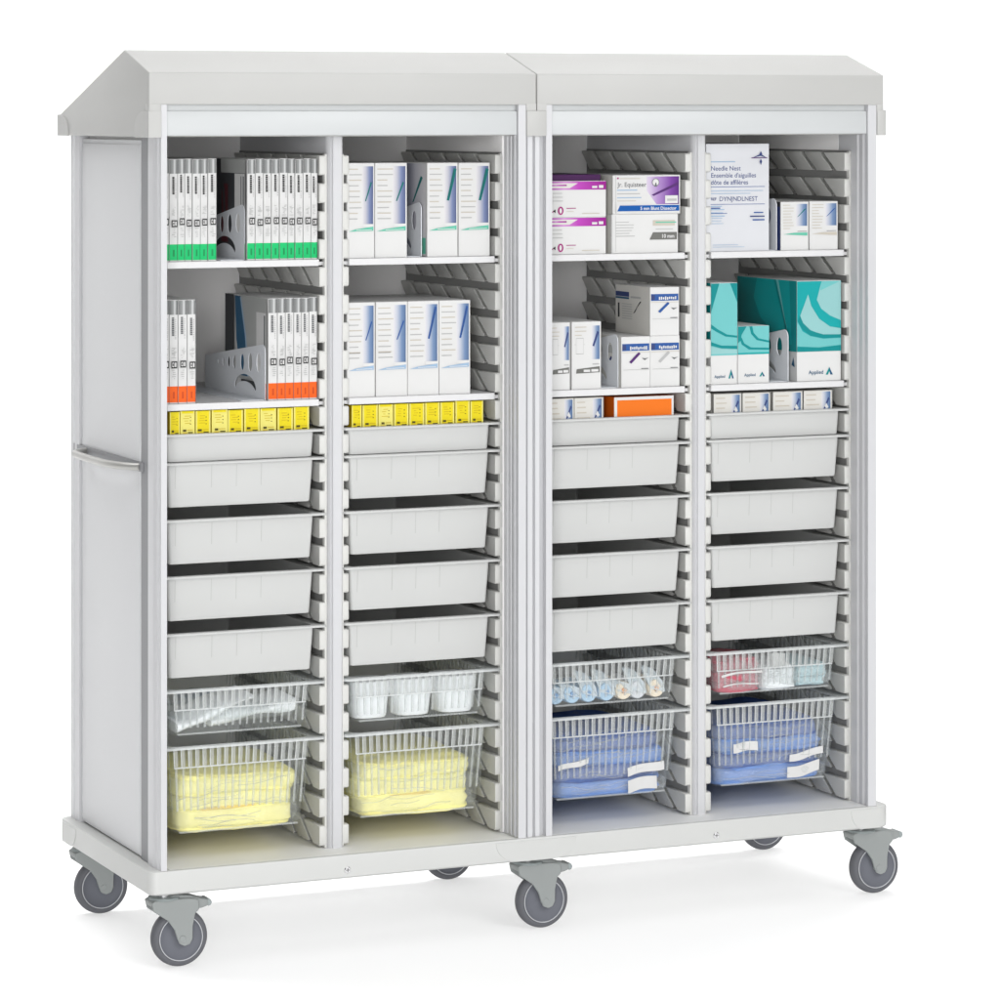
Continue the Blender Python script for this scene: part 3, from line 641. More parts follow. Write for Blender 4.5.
# yellow cartons in the shallow trays --------------------------------------------
def yellow(x0, x1, seed, label):
    rn = random.Random(seed); tint = rn.choice(['yellow', 'yellow', 'yellowpale']) if seed % 3 else 'yellow'
    f = [('yellowpale', R(0.0, 0.0, 0.1, 1)), (tint, R(0.1, 0.01, 0.9, 0.95)), ('yellowpale', R(0.9, 0.0, 1, 1))]
    for i in range(4): f.append(('yellowdeep', R(0.18 + rn.uniform(0, .15), 0.74 + 0.05 * i, 0.45 + rn.uniform(0, .3), 0.752 + 0.05 * i)))
    for i in range(3): f.append(('olive', R(0.66, 0.72 + 0.07 * i, 0.74, 0.735 + 0.07 * i)))
    f += [('olive', R(0.14 + rn.uniform(0, .05), 0.575, 0.40, 0.62)), ('yellowdeep', R(0.45, 0.60, 0.85, 0.612)), ('olive', R(0.52, 0.54, 0.86, 0.565)), ('yellowdeep', R(0.14, 0.535, 0.46, 0.555))]
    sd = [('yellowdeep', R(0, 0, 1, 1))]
    carton('yellow_carton', label, 'carton', 'small yellow cartons', x0, x1, ZS(9) - 5.2, 118.7 + rn.uniform(-0.12, 0.12), 9.1 + rn.uniform(0, 0.2), 22, 'yellow', f, sd, 0.07)
xs = [7.1, 9.64, 13.15, 16.79, 20.68, 24.4, 28.25, 32.21, 36.07, 39.91]
for i in range(9): yellow(xs[i] + 0.12, xs[i + 1] - 0.12, 100 + i, '%s yellow carton from the left in the tray under the orange-footed boxes' % ORD[i])
xs = [49.95, 52.54, 56.43, 60.17, 63.92, 67.78, 71.56, 75.2, 78.92, 82.3]
for i in range(9): yellow(xs[i] + 0.12, xs[i + 1] - 0.12, 120 + i, '%s yellow carton from the left in the tray under the blue pen cartons' % ORD[i])

# third column, upper shelf -----------------------------------------------------
def pinkbox(z0, z1, lab):
    f = [('pink', R(0.0, 0.755, 1.0, 0.985)), ('card2', [(0.02, 0.80), (0.35, 0.80), (0.5, 0.94), (0.02, 0.94)]), ('pink', R(0.04, 0.86, 0.3, 0.90)), ('card', R(0.75, 0.80, 0.84, 0.86)), ('card', R(0.87, 0.80, 0.95, 0.88))]
    f += lines('lightink', 0.05, 0.25, 0.45, 0.66, 3, 5, 0.3)
    f += [('ink', [(0.05, 0.17), (0.10, 0.12), (0.10, 0.22)]), ('magenta', [(0.02, 0.145), (0.06, 0.12), (0.06, 0.17)])]
    ring = arc(0.19, 0.18, 0.05, 0.115, 0, 360, 24)[:-1]; inn = arc(0.19, 0.18, 0.022, 0.075, 0, 360, 24)[:-1]
    f += [('magenta', ring), ('card', inn), ('magenta', R(0.29, 0.235, 0.46, 0.255)), ('creamink', R(0.29, 0.15, 0.42, 0.165)), ('creamink', R(0.57, 0.09, 0.88, 0.11))]
    b = carton('pink_banded_carton', lab, 'carton', 'pink banded cartons', 98.75, 113.1, z0, z1, 8.9, 24, 'card', f)
    return b
z = SH[0] + 0.02
pinkbox(z, 160.15, 'lower white carton with a magenta band in the two-high pink stack')
t = pinkbox(160.17, 168.5, 'upper white carton with a magenta band, with a plum top')
b = MB(); b.box(98.9, 112.3, 10.2, 32.5, 168.52, 169.95, 'plum', 0.08, 1); b.build('top_flap', t)
# white/green carton under a violet one
f = lines('lightink', 0.07, 0.38, 0.44, 0.80, 6, 21, 0.32)
f += [('creamink', R(0.62, 0.70, 0.95, 0.84)), ('mint', R(0.66, 0.77, 0.97, 0.80)), ('lightink', R(0.66, 0.60, 0.92, 0.62)), ('midgrey', [(0.57, 0.34), (0.98, 0.34), (0.98, 0.53), (0.62, 0.53)]), ('lightink', R(0.0, 0.0, 0.015, 1)), ('lightink', R(0.06, 0.05, 0.065, 0.97)), ('text', '10 mm', 'card', 0.745, 0.385, 1.2, 0, 0.02)]
carton('carton', 'white carton with a grey bar reading 10 mm, under the violet carton', 'carton', None, 114.5, 131.78, z, 160.65, 8.9, 24, 'card', f, [('card2', R(0, 0, 1, 1))])
f = [('violet', R(0.50, 0.06, 0.98, 0.96)), ('card', [(0.5, 0.06), (0.72, 0.06), (0.5, 0.6)]), ('text', 'Jr. Equisteer', 'greyink', 0.07, 0.70, 1.5, 0, 0.01), ('paleblue', R(0.06, 0.60, 0.36, 0.63)), ('lightink', R(0.06, 0.51, 0.40, 0.535)), ('paleblue', R(0.06, 0.41, 0.42, 0.435)), ('creamink', R(0.06, 0.33, 0.34, 0.35)), ('magenta', R(0.06, 0.90, 0.085, 0.94)), ('creamink', R(0.10, 0.90, 0.4, 0.92)),
     ('violetd', [(0.57, 0.49), (0.60, 0.46), (0.97, 0.74), (0.97, 0.82)]), ('greyink', arc(0.63, 0.81, 0.055, 0.10, 0, 360, 20)[:-1]), ('card', arc(0.63, 0.81, 0.045, 0.085, 0, 360, 20)[:-1]), ('greyink', [(0.61, 0.70), (0.65, 0.70), (0.64, 0.80), (0.625, 0.80)]), ('card', R(0.77, 0.27, 0.96, 0.47)), ('lightink', R(0.80, 0.33, 0.94, 0.39)),
     ('card', R(0.05, 0.04, 0.98, 0.245)), ('royal', [(0.06, 0.075), (0.98, 0.075), (0.98, 0.225), (0.10, 0.225)]), ('text', '5 mm Blunt Dissector', 'card', 0.40, 0.105, 1.05, 0, 0.02), ('lightink', R(0.035, 0.02, 0.04, 0.98))]
carton('carton', 'violet and white carton with a blue 5 mm bar, upper of two beside pink ones', 'carton', None, 114.82, 132.31, 160.68, 169.74, 8.9, 24, 'card', f, [('card2', R(0, 0, 1, 1))])

# third column, lower shelf ------------------------------------------------------
def whitebox_grey(seed):
    f = [('bluepic2', R(0.68, 0.44, 0.95, 0.94)), ('navyink', [(0.70, 0.64), (0.76, 0.63), (0.93, 0.84), (0.86, 0.86)]), ('lightink', R(0.08, 0.66, 0.45, 0.665)), ('lightink', R(0.14, 0.52, 0.4, 0.76)), ('card', R(0.15, 0.53, 0.39, 0.75)), ('lightink', R(0.7, 0.36, 0.93, 0.38)), ('midgrey', [(0.14, 0.235), (0.95, 0.245), (0.95, 0.335), (0.16, 0.30)]), ('card', R(0.40, 0.255, 0.62, 0.29)), ('card', R(0.66, 0.257, 0.9, 0.295))]
    return f + lines('creamink', 0.1, 0.5, 0.8, 0.92, 3, seed, 0.3)
z = SH[1] + 0.02
carton('carton', 'narrower white carton with a grey band, partly behind the center post', 'carton', 'white cartons with grey bands', 98.75, 103.91, z, 136.0, 8.9, 28, 'card', whitebox_grey(1))
carton('carton', 'white carton with a grey band standing left of the divider plate', 'carton', 'white cartons with grey bands', 104.3, 111.77, z, 136.05, 8.9, 28, 'card', whitebox_grey(2))
def bluebandbox(seed, penc):
    f = [('blueink', R(0.03, 0.72, 0.97, 0.86)), ('navyink', R(0.03, 0.74, 0.16, 0.84))]
    u = 0.3
    rn = random.Random(seed)
    for i in range(9): f.append(('card', R(u, 0.735 + rn.uniform(0, .02), u + 0.045, 0.79 + rn.uniform(0, .02)))); u += 0.068
    f += [(penc, [(0.26, 0.50), (0.34, 0.47), (0.66, 0.66), (0.60, 0.70)]), ('greyink', [(0.70, 0.58), (0.80, 0.53), (0.94, 0.58), (0.82, 0.565)]), ('creamink', R(0.02, 0.685, 0.98, 0.695)), ('lightink', R(0.06, 0.345, 0.96, 0.352)), ('greyink', R(0.68, 0.36, 0.93, 0.375))]
    return f
gb = 'white cartons with blue bands'
carton('blue_banded_carton', 'lower left white carton with a blue band in the stack of three', 'carton', gb, 117.0, 124.44, z, 132.28, 8.9, 26, 'card', bluebandbox(1, 'violetd'), [('card2', R(0, 0, 1, 1)), ('navyink', [(0.28, 0.42), (0.22, 0.40), (0.14, 0.56), (0.2, 0.6)]), ('lightink', R(0.15, 0.66, 0.4, 0.82))])
carton('blue_banded_carton', 'lower right white carton with a blue band in the stack of three', 'carton', gb, 124.55, 132.2, z, 132.28, 8.9, 26, 'card', bluebandbox(2, 'lightink'))
sd = [('card2', R(0, 0, 1, 1)), ('navyink', R(0.6, 0.76, 1, 0.86)), ('steelblue', R(0.6, 0.71, 1, 0.75)), ('ink', [(0.42, 0.45), (0.48, 0.42), (0.32, 0.60), (0.24, 0.68), (0.27, 0.69)]), ('nearblack', R(0.88, 0.32, 0.93, 0.62)), ('lightink', R(0.25, 0.74, 0.55, 0.78))] + [('lightink', R(0.5, 0.3 + 0.05 * i, 0.8, 0.315 + 0.05 * i)) for i in range(7)]
carton('blue_banded_carton', 'white carton with a blue band on top of the stack of three', 'carton', gb, 124.5, 132.05, 132.31, 143.6, 8.9, 18, 'card', bluebandbox(3, 'blueink'), sd)
# small white cartons and the orange one in the third tray -----------------------------
def smallbox(x0, x1, zt, label, d=20, seed=0):
    f = [('bluepic2', R(0.62, 0.40, 0.93, 0.97)), ('navyink', [(0.66, 0.52), (0.70, 0.50), (0.9, 0.8), (0.85, 0.84)]), ('card', [(0.72, 0.62), (0.8, 0.56), (0.86, 0.60), (0.78, 0.70)])] + lines('creamink', 0.08, 0.55, 0.55, 0.9, 4, seed, 0.3) + [('lightink', R(0.97, 0, 0.985, 1))]
    carton('small_carton', label, 'carton', 'small white cartons in trays', x0, x1, ZS(9) - 5.2, zt, 9.1, d, 'card2', f, [('nearblack', R(0, 0, .02, 1))])
smallbox(98.5, 105.1, 118.5, 'small white carton in the third tray, nearest the center post', seed=31)
smallbox(105.25, 112.64, 118.5, 'small white carton between another white one and the orange carton', seed=32)
f = [('card', R(0.0, 0.0, 1, 1)), ('orangebox', R(0.05, 0.02, 0.965, 0.93))]
carton('orange_carton', 'flat bright orange carton with white edges in a shallow tray', 'carton', None, 115.3, 130.69, ZS(9) - 5.2, 118.3, 9.1, 24, 'orangeside', f, [('orangeside', R(0.05, 0, 1, 0.95))])
# fourth column, upper shelf -----------------------------------------------------------
z = SH[0] + 0.02
f = [('text', 'Needle Nest', 'needleink', 0.075, 0.752, 1.52, 0, 0.008), ('text', "Ensemble d'aiguilles", 'needleink', 0.075, 0.687, 1.52, 0, 0.008), ('text', 'dôte de affilères', 'needleink', 0.075, 0.622, 1.52, 0, 0.008), ('blueink', R(0.07, 0.598, 0.93, 0.603)), ('paleblue', R(0.075, 0.828, 0.46, 0.838)),
     ('text', 'REF', 'navyink', 0.075, 0.475, 0.95, 0, 0.01), ('text', 'DYNJNDLNEST', 'needleink', 0.205, 0.468, 1.52, 0, 0.0), ('blueink', R(0.07, 0.436, 0.93, 0.440)), ('paleblue', R(0.075, 0.56, 0.9, 0.566)), ('paleblue', R(0.075, 0.535, 0.7, 0.541))]
f += lines('paleblue', 0.075, 0.34, 0.33, 0.42, 4, 3, 0.4) + [('blueink', R(0.075, 0.352, 0.33, 0.357)), ('blueink', R(0.075, 0.398, 0.22, 0.408))] + lines('paleblue', 0.085, 0.34, 0.26, 0.31, 3, 4, 0.3)
f += [('blueink', R(0.75, 0.354, 0.9, 0.364)), ('navyink', R(0.69, 0.318, 0.92, 0.330)), ('blueink', R(0.73, 0.285, 0.92, 0.297)), ('paleblue', R(0.1, 0.06, 0.5, 0.064)), ('paleblue', R(0.1, 0.04, 0.6, 0.044))]
f += [('navyink', [(0.72, 0.868), (0.86, 0.905), (0.95, 0.868), (0.86, 0.886)]), ('navyink', [(0.835, 0.90), (0.86, 0.932), (0.885, 0.90)]), ('navyink', [(0.84, 0.835), (0.86, 0.80), (0.88, 0.835), (0.86, 0.858)]), ('violetd', R(0.71, 0.864, 0.96, 0.872))]
carton('needle_carton', 'large white carton lettered Needle Nest in blue', 'carton', None, 139.1, 155.84, z, 176.9, 8.9, 24, 'cardblue', f)
def smallpen(seed, a, c):
    return [('bluepic2', R(0.55, 0.5, 0.95, 0.955)), ('blueink' if c else 'tealink', [(0.58, 0.68), (0.64, 0.70), (0.93, 0.86), (0.85, 0.85)]), ('card', R(0.66, 0.40, 0.93, 0.50)), ('greyink', R(0.6, 0.385, 0.94, 0.395))] + lines('creamink', 0.08, 0.5, 0.45, 0.93, 9, seed, 0.25) + [(a, [(0.08, 0.33), (0.95, 0.30), (0.95, 0.365), (0.45, 0.36)])]
carton('carton', 'short white carton with a green stripe, right of the needle carton', 'carton', 'short white pen cartons', 159.0, 166.43, z, 163.1, 8.9, 26, 'card', smallpen(1, 'mint', 0), [('nearblack', R(0, 0, 1, 1)), ('navyink', R(0, 0, 0.3, 0.9))])
carton('carton', 'rightmost short white carton on the upper right shelf, without green stripe', 'carton', 'short white pen cartons', 166.78, 174.4, z, 163.15, 8.9, 26, 'card', smallpen(2, 'creamink', 1))
# fourth column, lower shelf: teal cartons ----------------------------------------------
def swoosh(cx, cy, r0, r1, a0, a1, sy=1.0, clip=(0, 1, 0, 1)):
    o = arc(cx, cy, r0, r0 * sy, a0, a1, 16); i = arc(cx, cy, r1, r1 * sy, a0, a1, 16)
    cl = lambda p: (min(max(p[0], clip[0]), clip[1]), min(max(p[1], clip[2]), clip[3]))
    return [cl(p) for p in o] + [cl(p) for p in i[::-1]]
def logo(u, v, size, tu, label_size, asp=0.82):
    return [('text', 'Applied', 'steelblue', u, v, label_size, 0, 0.01), ('teal', [(tu - size, v - 0.01), (tu, v + size * asp), (tu + size, v - 0.01)]), ('steelblue', [(tu, v + size * asp), (tu + size, v - 0.01), (tu + size * 0.15, v - 0.01)]), ('card', [(tu - size * 0.35, v - 0.01), (tu, v + size * asp * 0.35), (tu + size * 0.3, v - 0.01)])]
z = SH[1] + 0.02
f = [('aqua', R(0, 0.29, 1, 0.995)), ('teal', [(0, 0.7), (0, 0.995), (0.32, 0.995)]), ('teal', [(0.72, 0.995), (1, 0.8), (1, 0.995)]), ('teal', [(0.0, 0.555), (0.2, 0.52), (0.55, 0.47), (1, 0.455), (1, 0.475), (0.6, 0.49), (0.25, 0.545), (0.0, 0.595)]), ('teal', [(0.0, 0.385), (0.4, 0.355), (1, 0.345), (1, 0.375), (0.4, 0.382), (0.0, 0.42)]), ('aquapale', [(0.0, 0.30), (1, 0.30), (1, 0.34), (0.4, 0.35), (0, 0.375)]), ('aqua', R(0, 0.285, 1, 0.30))] + logo(0.13, 0.065, 0.10, 0.76, 0.92)
carton('teal_carton', 'tall narrow teal and white carton at the left end of its shelf', 'carton', 'teal and white cartons', 140.3, 147.31, z, 144.3, 8.9, 26, 'card', f, [('teal', R(0, 0.29, 1, 1))])
f = [('aqua', R(0, 0.515, 1, 0.995)), ('teal', [(0.0, 0.70), (0.0, 0.995), (0.28, 0.995), (0.12, 0.85), (0.09, 0.75)]), ('teal', [(0.36, 0.995), (0.42, 0.86), (0.6, 0.75), (1, 0.70), (1, 0.735), (0.66, 0.78), (0.5, 0.88), (0.46, 0.995)]), ('teal', [(0.05, 0.80), (0.12, 0.68), (0.35, 0.59), (1, 0.575), (1, 0.61), (0.42, 0.625), (0.2, 0.70), (0.12, 0.80)]), ('tealmid', R(0, 0.505, 1, 0.535))] + logo(0.20, 0.125, 0.09, 0.77, 0.98)
carton('teal_carton', 'small half-height teal and white carton beside the divider plate', 'carton', 'teal and white cartons', 147.55, 155.84, z, 134.0, 8.9, 22, 'card', f, [('teal', R(0, 0.5, 1, 1))])
f = [('tealmid', R(0, 0.295, 1, 0.995)), ('aquapale', [(0.56, 0.995), (1, 0.995), (1, 0.60), (0.75, 0.65), (0.55, 0.72), (0.45, 0.81)]), ('aqua', [(0.52, 0.9), (0.56, 0.995), (1, 0.995), (1, 0.85)][:3]), ('aquapale', [(0.07, 0.655), (0.25, 0.865), (0.32, 0.75), (0.5, 0.62), (0.75, 0.54), (1, 0.52), (1, 0.455), (0.6, 0.455), (0.3, 0.51), (0.13, 0.585)]), ('teal', [(0.02, 0.60), (0.12, 0.52), (0.3, 0.455), (0.6, 0.425), (1, 0.43), (1, 0.46), (0.6, 0.463), (0.32, 0.50), (0.14, 0.58), (0.06, 0.66)]), ('aqua', [(0.0, 0.35), (0.0, 0.60), (0.12, 0.50), (0.3, 0.45), (0.6, 0.42), (1, 0.425), (1, 0.355), (0.5, 0.335)]), ('teal', [(0.0, 0.345), (0.5, 0.33), (1, 0.35), (1, 0.295), (0, 0.295)])] + logo(0.26, 0.07, 0.082, 0.73, 1.3)
sd = [('teal', R(0, 0.295, 1, 0.998)), ('tealmid', [(0.12, 0.998), (0.3, 0.998), (0.12, 0.36), (0.08, 0.36)]), ('aqua', [(0.30, 0.998), (0.34, 0.998), (0.14, 0.45), (0.12, 0.36)]), ('tealmid', [(0.38, 0.998), (0.66, 0.998), (0.72, 0.8), (0.6, 0.6), (0.4, 0.47), (0.2, 0.36), (0.17, 0.45)]), ('steelblue', [(0.08, 0.16), (0.03, 0.14), (0.05, 0.24)])]
carton('teal_carton', 'largest teal and white carton, broad side turned to the divider plate', 'carton', 'teal and white cartons', 163.35, 175.2, z, 144.3, 8.9, 30, 'card', f, sd)
for i, (a, c) in enumerate(((141.23, 148.64), (148.85, 156.24), (157.04, 165.0), (165.24, 173.0))):
    smallbox(a, c, 118.2, '%s small white carton from the left in the far right shallow tray' % ORD[i], 20, 60 + i)

# ---------------------------------------------------------------- soft goods in the baskets
def sgn(a, e): return math.copysign(abs(a) ** e, a)
def lump(b, c, sz, m, e=(0.5, 0.35), amp=0.35, freq=0.12, seed=0, nu=56, nv=28, fold=0.0, rot=0.0, bend=0.0, streak=0.0, tilt=0.0):
    """a soft rounded slab with creases"""
    vs = []; fs = []; so = Vector((seed * 13.7, seed * 5.1, seed * 2.3)); ca, sa = math.cos(rot), math.sin(rot)
    for j in range(nv + 1):
        p = -math.pi / 2 + math.pi * j / nv
        for i in range(nu):
            t = 2 * math.pi * i / nu
            n = Vector((sgn(math.cos(p), e[0]) * sgn(math.cos(t), e[1]), sgn(math.cos(p), e[0]) * sgn(math.sin(t), e[1]), sgn(math.sin(p), e[0])))
            q = Vector((n.x * sz[0] / 2, n.y * sz[1] / 2, n.z * sz[2] / 2))
            k = noise.noise(q * freq + so) * amp + noise.noise(q * freq * 3.1 + so) * amp * 0.35
            if streak:
                z = q.z + tilt * q.x
                k += streak * (noise.noise(Vector((q.x * 0.05, q.y * 0.05, z * 1.3)) + so) + 0.6 * noise.noise(Vector((q.x * 0.14, q.y * 0.1, z * 2.6)) - so)) * max(abs(n.x), abs(n.y)) ** 3
            if fold: k += fold * abs(math.sin(q.z * 2.1 + noise.noise(q * 0.08 + so) * 2.0)) * max(abs(n.x), abs(n.y)) ** 4
            q += n.normalized() * k if n.length > 0 else n
            q.z += bend * (q.x / (sz[0] / 2)) ** 2 if bend else 0
            vs.append((c[0] + q.x * ca - q.y * sa, c[1] + q.x * sa + q.y * ca, c[2] + q.z))
    for j in range(nv):
        for i in range(nu):
            fs.append((j * nu + i, j * nu + (i + 1) % nu, (j + 1) * nu + (i + 1) % nu, (j + 1) * nu + i))
    b.add(vs, fs, m)
def pack(name, label, cat, grp, c, sz, m, seed, folds=3, film='film', bend=0.0, rot=0.0, m2=None, tags=()):
    """folded cloth in a clear bag: cloth leaves, bag, paper labels"""
    global last_pack
    t = last_pack = empty(name, (c[0], c[1], c[2] - sz[2] / 2), label, cat, grp)
    b = MB(); h = sz[2] / folds
    for k in range(folds):
        rn = random.Random(seed * 10 + k)
        lump(b, (c[0] + rn.uniform(-.3, .3), c[1] + rn.uniform(0, .3), c[2] - sz[2] / 2 + h * (k + 0.5)), (sz[0] * rn.uniform(0.93, 1), sz[1] * 0.97, h * 1.5), m2 if (m2 and k == folds - 1) else m, (0.38, 0.22), 0.55, 0.16, seed + k, 200, 56, 0.0, rot, bend, 0.8, rn.uniform(-0.08, 0.12))
    b.build('folded_cloth', t, smooth=80)
    b = MB(); lump(b, (c[0], c[1] - 0.1, c[2] + 0.1), (sz[0] * 1.05, sz[1] * 1.02, sz[2] * 1.12), film, (0.42, 0.22), 0.9, 0.25, seed + 50, 140, 60, 0.0, rot, bend)
    rn = random.Random(seed + 5)
    for q in range(5):                        # thin pale tubes standing in for highlights on the wrapper's creases
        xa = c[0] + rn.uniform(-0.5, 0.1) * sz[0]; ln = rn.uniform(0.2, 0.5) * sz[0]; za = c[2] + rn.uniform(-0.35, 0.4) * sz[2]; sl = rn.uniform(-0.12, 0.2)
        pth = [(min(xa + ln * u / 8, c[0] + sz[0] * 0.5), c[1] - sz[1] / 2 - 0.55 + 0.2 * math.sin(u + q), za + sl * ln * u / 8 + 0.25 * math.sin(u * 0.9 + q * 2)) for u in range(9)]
        b.tube(pth, rn.uniform(0.04, 0.09), 'wide_rib_and_glint', 6)
    b.build('clear_bag', t, smooth=80)
    for (x0, x1, z0, z1, tilt) in tags:
        b = MB(); n = 10; vs = []; fs = []
        for i in range(n + 1):
            u = i / n; x = x0 + (x1 - x0) * u
            for v in (0, 1):
                zz = z0 + (z1 - z0) * v + tilt * u + 0.25 * math.sin(u * 5 + seed)
                vs.append((x, c[1] - sz[1] / 2 - 0.75 + 0.25 * math.sin(u * 7 + v + seed), zz))
        for i in range(n): fs.append((2 * i, 2 * i + 2, 2 * i + 3, 2 * i + 1))
        b.add(vs, fs, 'card'); b.add([(v[0], v[1] + 0.05, v[2]) for v in vs], [f_[::-1] for f_ in fs], 'card'); b.build('paper_label', t)
    return t
def cx(ci): return (COLS[ci][0] + COLS[ci][1]) / 2
zb = ZS(20) + 0.45 - 19.4 + 0.35             # floor of the deep baskets
for ci in (0, 1):
    X = cx(ci); w = ['left', 'second'][ci]
    hs = [4.9, 4.0, 3.8] if ci == 0 else [4.4, 4.6, 3.4]; zz = zb
    for k, h in enumerate(hs):
        pos = ['bottom', 'middle', 'top'][k]
        pack('gown_pack', '%s folded yellow gown in clear bag, %s deep basket from the left' % (pos, ['first', 'second'][ci]), 'gown', 'bagged yellow gowns', (X - 0.6 + [0, -0.3, 0.2][k], 27, zz + h / 2), (28.6 + k * 0.35, 34.6, h), 'gown_y', 200 + ci * 10 + k, 1, 'film', 0.0, 0.0, None)
        if k == 0:
            tb = MB(); lump(tb, (X - 3, 27, zz + h - 0.4), (20, 33.6, 1.6), 'gown_y2', (0.7, 0.35), 0.5, 0.2, 77 + ci, 80, 12); gp = tb.build('inner_fold', last_pack, smooth=80)
        zz += h * 0.86
for ci in (2, 3):
    X = cx(ci); zz = zb
    hs = [3.6, 3.5, 3.4, 3.3]
    for k, h in enumerate(hs):
        L0 = X - 14.6
        tg = {(2, 0): [(L0 + 18, L0 + 25.5, zz + 0.4, zz + 3.3, 0.5)], (2, 1): [(L0 + 18, L0 + 27.5, zz + 0.6, zz + 2.6, 1.2)], (2, 2): [(L0 + 0.3, L0 + 8, zz - 0.4, zz + 0.8, 1.6)], (2, 3): [],
              (3, 0): [(L0 + 17.5, L0 + 26, zz + 0.3, zz + 2.9, 1.3)], (3, 1): [(L0 + 18, L0 + 27, zz + 0.9, zz + 2.6, 1.2)], (3, 2): [(L0 + 3, L0 + 9.5, zz + 0.8, zz + 2.9, 0.0)], (3, 3): []}[(ci, k)]
        pack('drape_pack', '%s bagged blue drape from the bottom in the %s deep basket' % (ORD[k], ['third', 'fourth'][ci - 2]), 'drape pack', 'bagged blue drapes', (X - 0.6 + 0.3 * (-1) ** k, 27, zz + h / 2), (28.4 + k * 0.3 - (k % 2) * 0.8, 34.6, h), 'drape_b' if k % 2 == 0 else 'drape_b2', 230 + ci * 10 + k, 1, 'film', 0.15 * (k % 2), 0.0, None, tg)
        zz += h * 0.96
zb = ZS(18) + 0.45 - 10.2 + 0.35             # floor of the shallow baskets
# far left: long flat white packs lying across each other
def wedge(label, p0, p1, w0, w1, y, m, film):
    t = empty('flat_pack', ((p0[0] + p1[0]) / 2, y, min(p0[1], p1[1]) - 0.5), label, 'flat pack', 'flat white packs')
    n = 24; top = []; bot = []
    for i in range(n + 1):
        u = i / n; x = p0[0] + (p1[0] - p0[0]) * u; zc = p0[1] + (p1[1] - p0[1]) * u + 0.3 * math.sin(u * 6 + y); ww = (w0 + (w1 - w0) * u) * (0.75 + 0.25 * math.sin(u * 9 + y)) / 2
        top.append((x, zc + ww)); bot.append((x, zc - ww))
    b = MB(); L = []
    for (xt, zt_), (xb, zb_) in zip(top, bot):
        L.append([(xt, y, zt_), (xt, y - 0.5, (zt_ * 2 + zb_) / 3), (xb, y - 0.3, (zt_ + 2 * zb_) / 3), (xb, y + 0.2, zb_), (xb, y + 12, zb_ + 0.2), (xt, y + 12, zt_ + 0.4)])
    b.loops(L, m); b.build('pack_body', t, smooth=60)
    b = MB(); lump(b, ((p0[0] + p1[0]) / 2, y + 6, (p0[1] + p1[1]) / 2), (abs(p1[0] - p0[0]) * 1.04, 13.2, 3.6), film, (0.5, 0.4), 0.8, 0.2, int(y * 7), 48, 20); b.build('clear_bag', t, smooth=80)
X = cx(0)
wedge('white wrapped pack rising to the right across the left shallow basket', (X - 15, zb + 1.3), (X + 2.8, zb + 7.0), 3.0, 1.2, 9.6, 'white_soft', 'film')
wedge('white wrapped pack lying low on the right of the left shallow basket', (X - 6.5, zb + 1.6), (X + 13.5, zb + 4.6), 2.2, 2.8, 12.0, 'white_soft', 'film')
wedge('pale blue strip lying behind the two white wrapped packs', (X - 6, zb + 2.6), (X + 2.5, zb + 3.6), 1.8, 1.8, 26.5, 'sky_soft', 'film2')
# second: three white tubs
for k, dx in enumerate((-11.0, -0.6, 10.0)):
    xx = cx(1) + dx; t = empty('white_tub', (xx, 15, zb), '%s white lidded tub from the left in the second shallow basket' % ORD[k], 'tub', 'white tubs')
    def sq(r, z, n=40): return [(xx + r * sgn(math.cos(2 * math.pi * i / n), 0.65), 15 + r * sgn(math.sin(2 * math.pi * i / n), 0.65), zb + z) for i in range(n)]
    b = MB(); b.loops([sq(3.9, 0), sq(4.1, 0.3), sq(4.7, 5.6), sq(4.7, 5.8)], 'white_soft'); b.build('tub_body', t)
    b = MB(); b.loops([sq(4.8, 5.2), sq(4.95, 5.4), sq(5.0, 8.0), sq(4.8, 8.3), sq(4.4, 8.35)], 'white_soft'); b.build('lid', t)
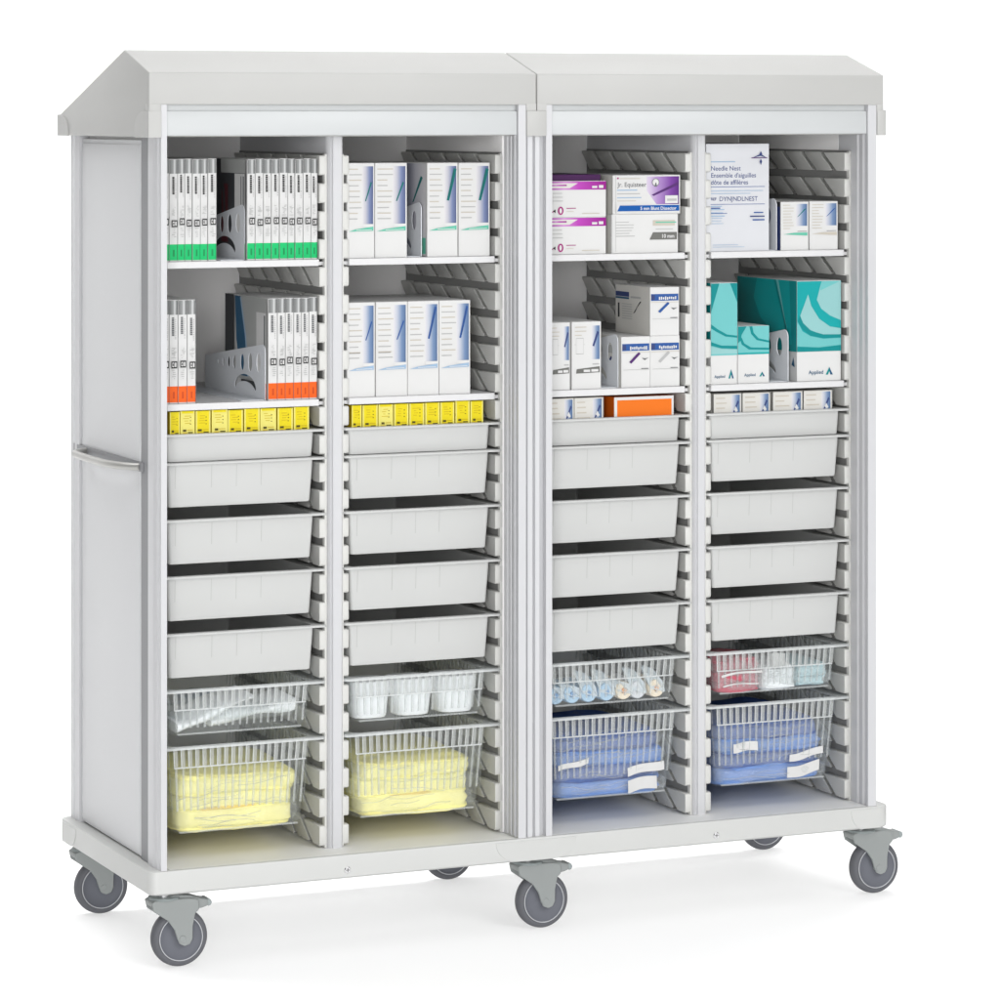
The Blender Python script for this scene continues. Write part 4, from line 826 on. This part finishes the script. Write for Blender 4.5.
# third: wrapped bandage rolls
rolls = [(-14.4, 'sky_soft', 'bluecore'), (-10.2, 'sky_soft', 'bluecore'), (-6.0, 'sky_soft', 'bluecore'), (-1.4, 'sky_soft', 'bluecore'), (3.0, 'cream_soft', 'peach'), (6.6, 'grey_soft', 'grey_soft'), (11.4, 'cream_soft', 'peach')]
cn = {'sky_soft': 'pale blue', 'cream_soft': 'cream', 'grey_soft': 'grey-white'}
for k, (dx, m, core) in enumerate(rolls):
    xx = cx(2) + dx; r = 2.1; t = empty('bandage_roll', (xx, 16, zb), '%s bandage roll in film, %s of seven from the left in the third basket' % (cn[m], ORD[k]), 'bandage roll', 'bandage rolls in film')
    b = MB(); b.lathe([(0.6, 0.6), (0.7, 0.05), (1.5, -0.05), (r - 0.15, 0.0), (r, 0.3), (r, 11.8), (r - 0.2, 12), (0.6, 12)], 'y', (xx, 10.2, zb + r + 0.05), m, 32); b.build('roll', t)
    b = MB(); b.lathe([(0.05, -0.1), (0.55, -0.1), (0.6, 0.5), (0.05, 0.5)], 'y', (xx, 10.1, zb + r + 0.05), core, 20); b.build('core', t)
    b = MB()                                  # pinched film end standing up to the left
    hgt = 5.8 if k in (2, 3, 5, 6) else 3.4
    P = [(xx + r * 1.02, 9.9, zb + r * 0.6), (xx + r * 0.7, 9.6, zb + r * 1.75), (xx - 1.2, 9.7, zb + hgt + 1.1), (xx - 3.2, 10.6, zb + hgt + 1.8), (xx - 3.4, 11.6, zb + hgt + 1.4), (xx - 1.7, 9.9, zb + 2.2)]
    Q = [(p[0] + 0.15, p[1] + 0.9, p[2]) for p in P]; b.loops([P, Q], 'flap'); b.build('film_wrap', t, smooth=0)
# fourth: red, white and aqua packs
X = cx(3)
pack('red_pack', 'red folded pack in clear film at the left of the shallow basket', 'pack', None, (X - 9.6, 18, zb + 3.8), (12.0, 18, 7.2), 'red_soft', 301, 3, 'film', tags=((X - 15.0, X - 4.2, zb + 3.9, zb + 4.4, 0.7), (X - 14.6, X - 5.0, zb + 1.6, zb + 1.9, 0.3)))
pack('white_pack', 'white crumpled pack with an upright white tag, middle of the right basket', 'pack', None, (X + 1.5, 19, zb + 2.6), (9.5, 18, 4.8), 'white_soft', 302, 2, 'film', tags=((X - 1.2, X + 2.6, zb + 5.2, zb + 8.4, 0.2),))
pack('aqua_pack', 'pale aqua patterned pack at the right of the shallow basket', 'pack', None, (X + 10.2, 18, zb + 2.6), (8.0, 17, 4.6), 'aqua_soft', 303, 2, 'film')
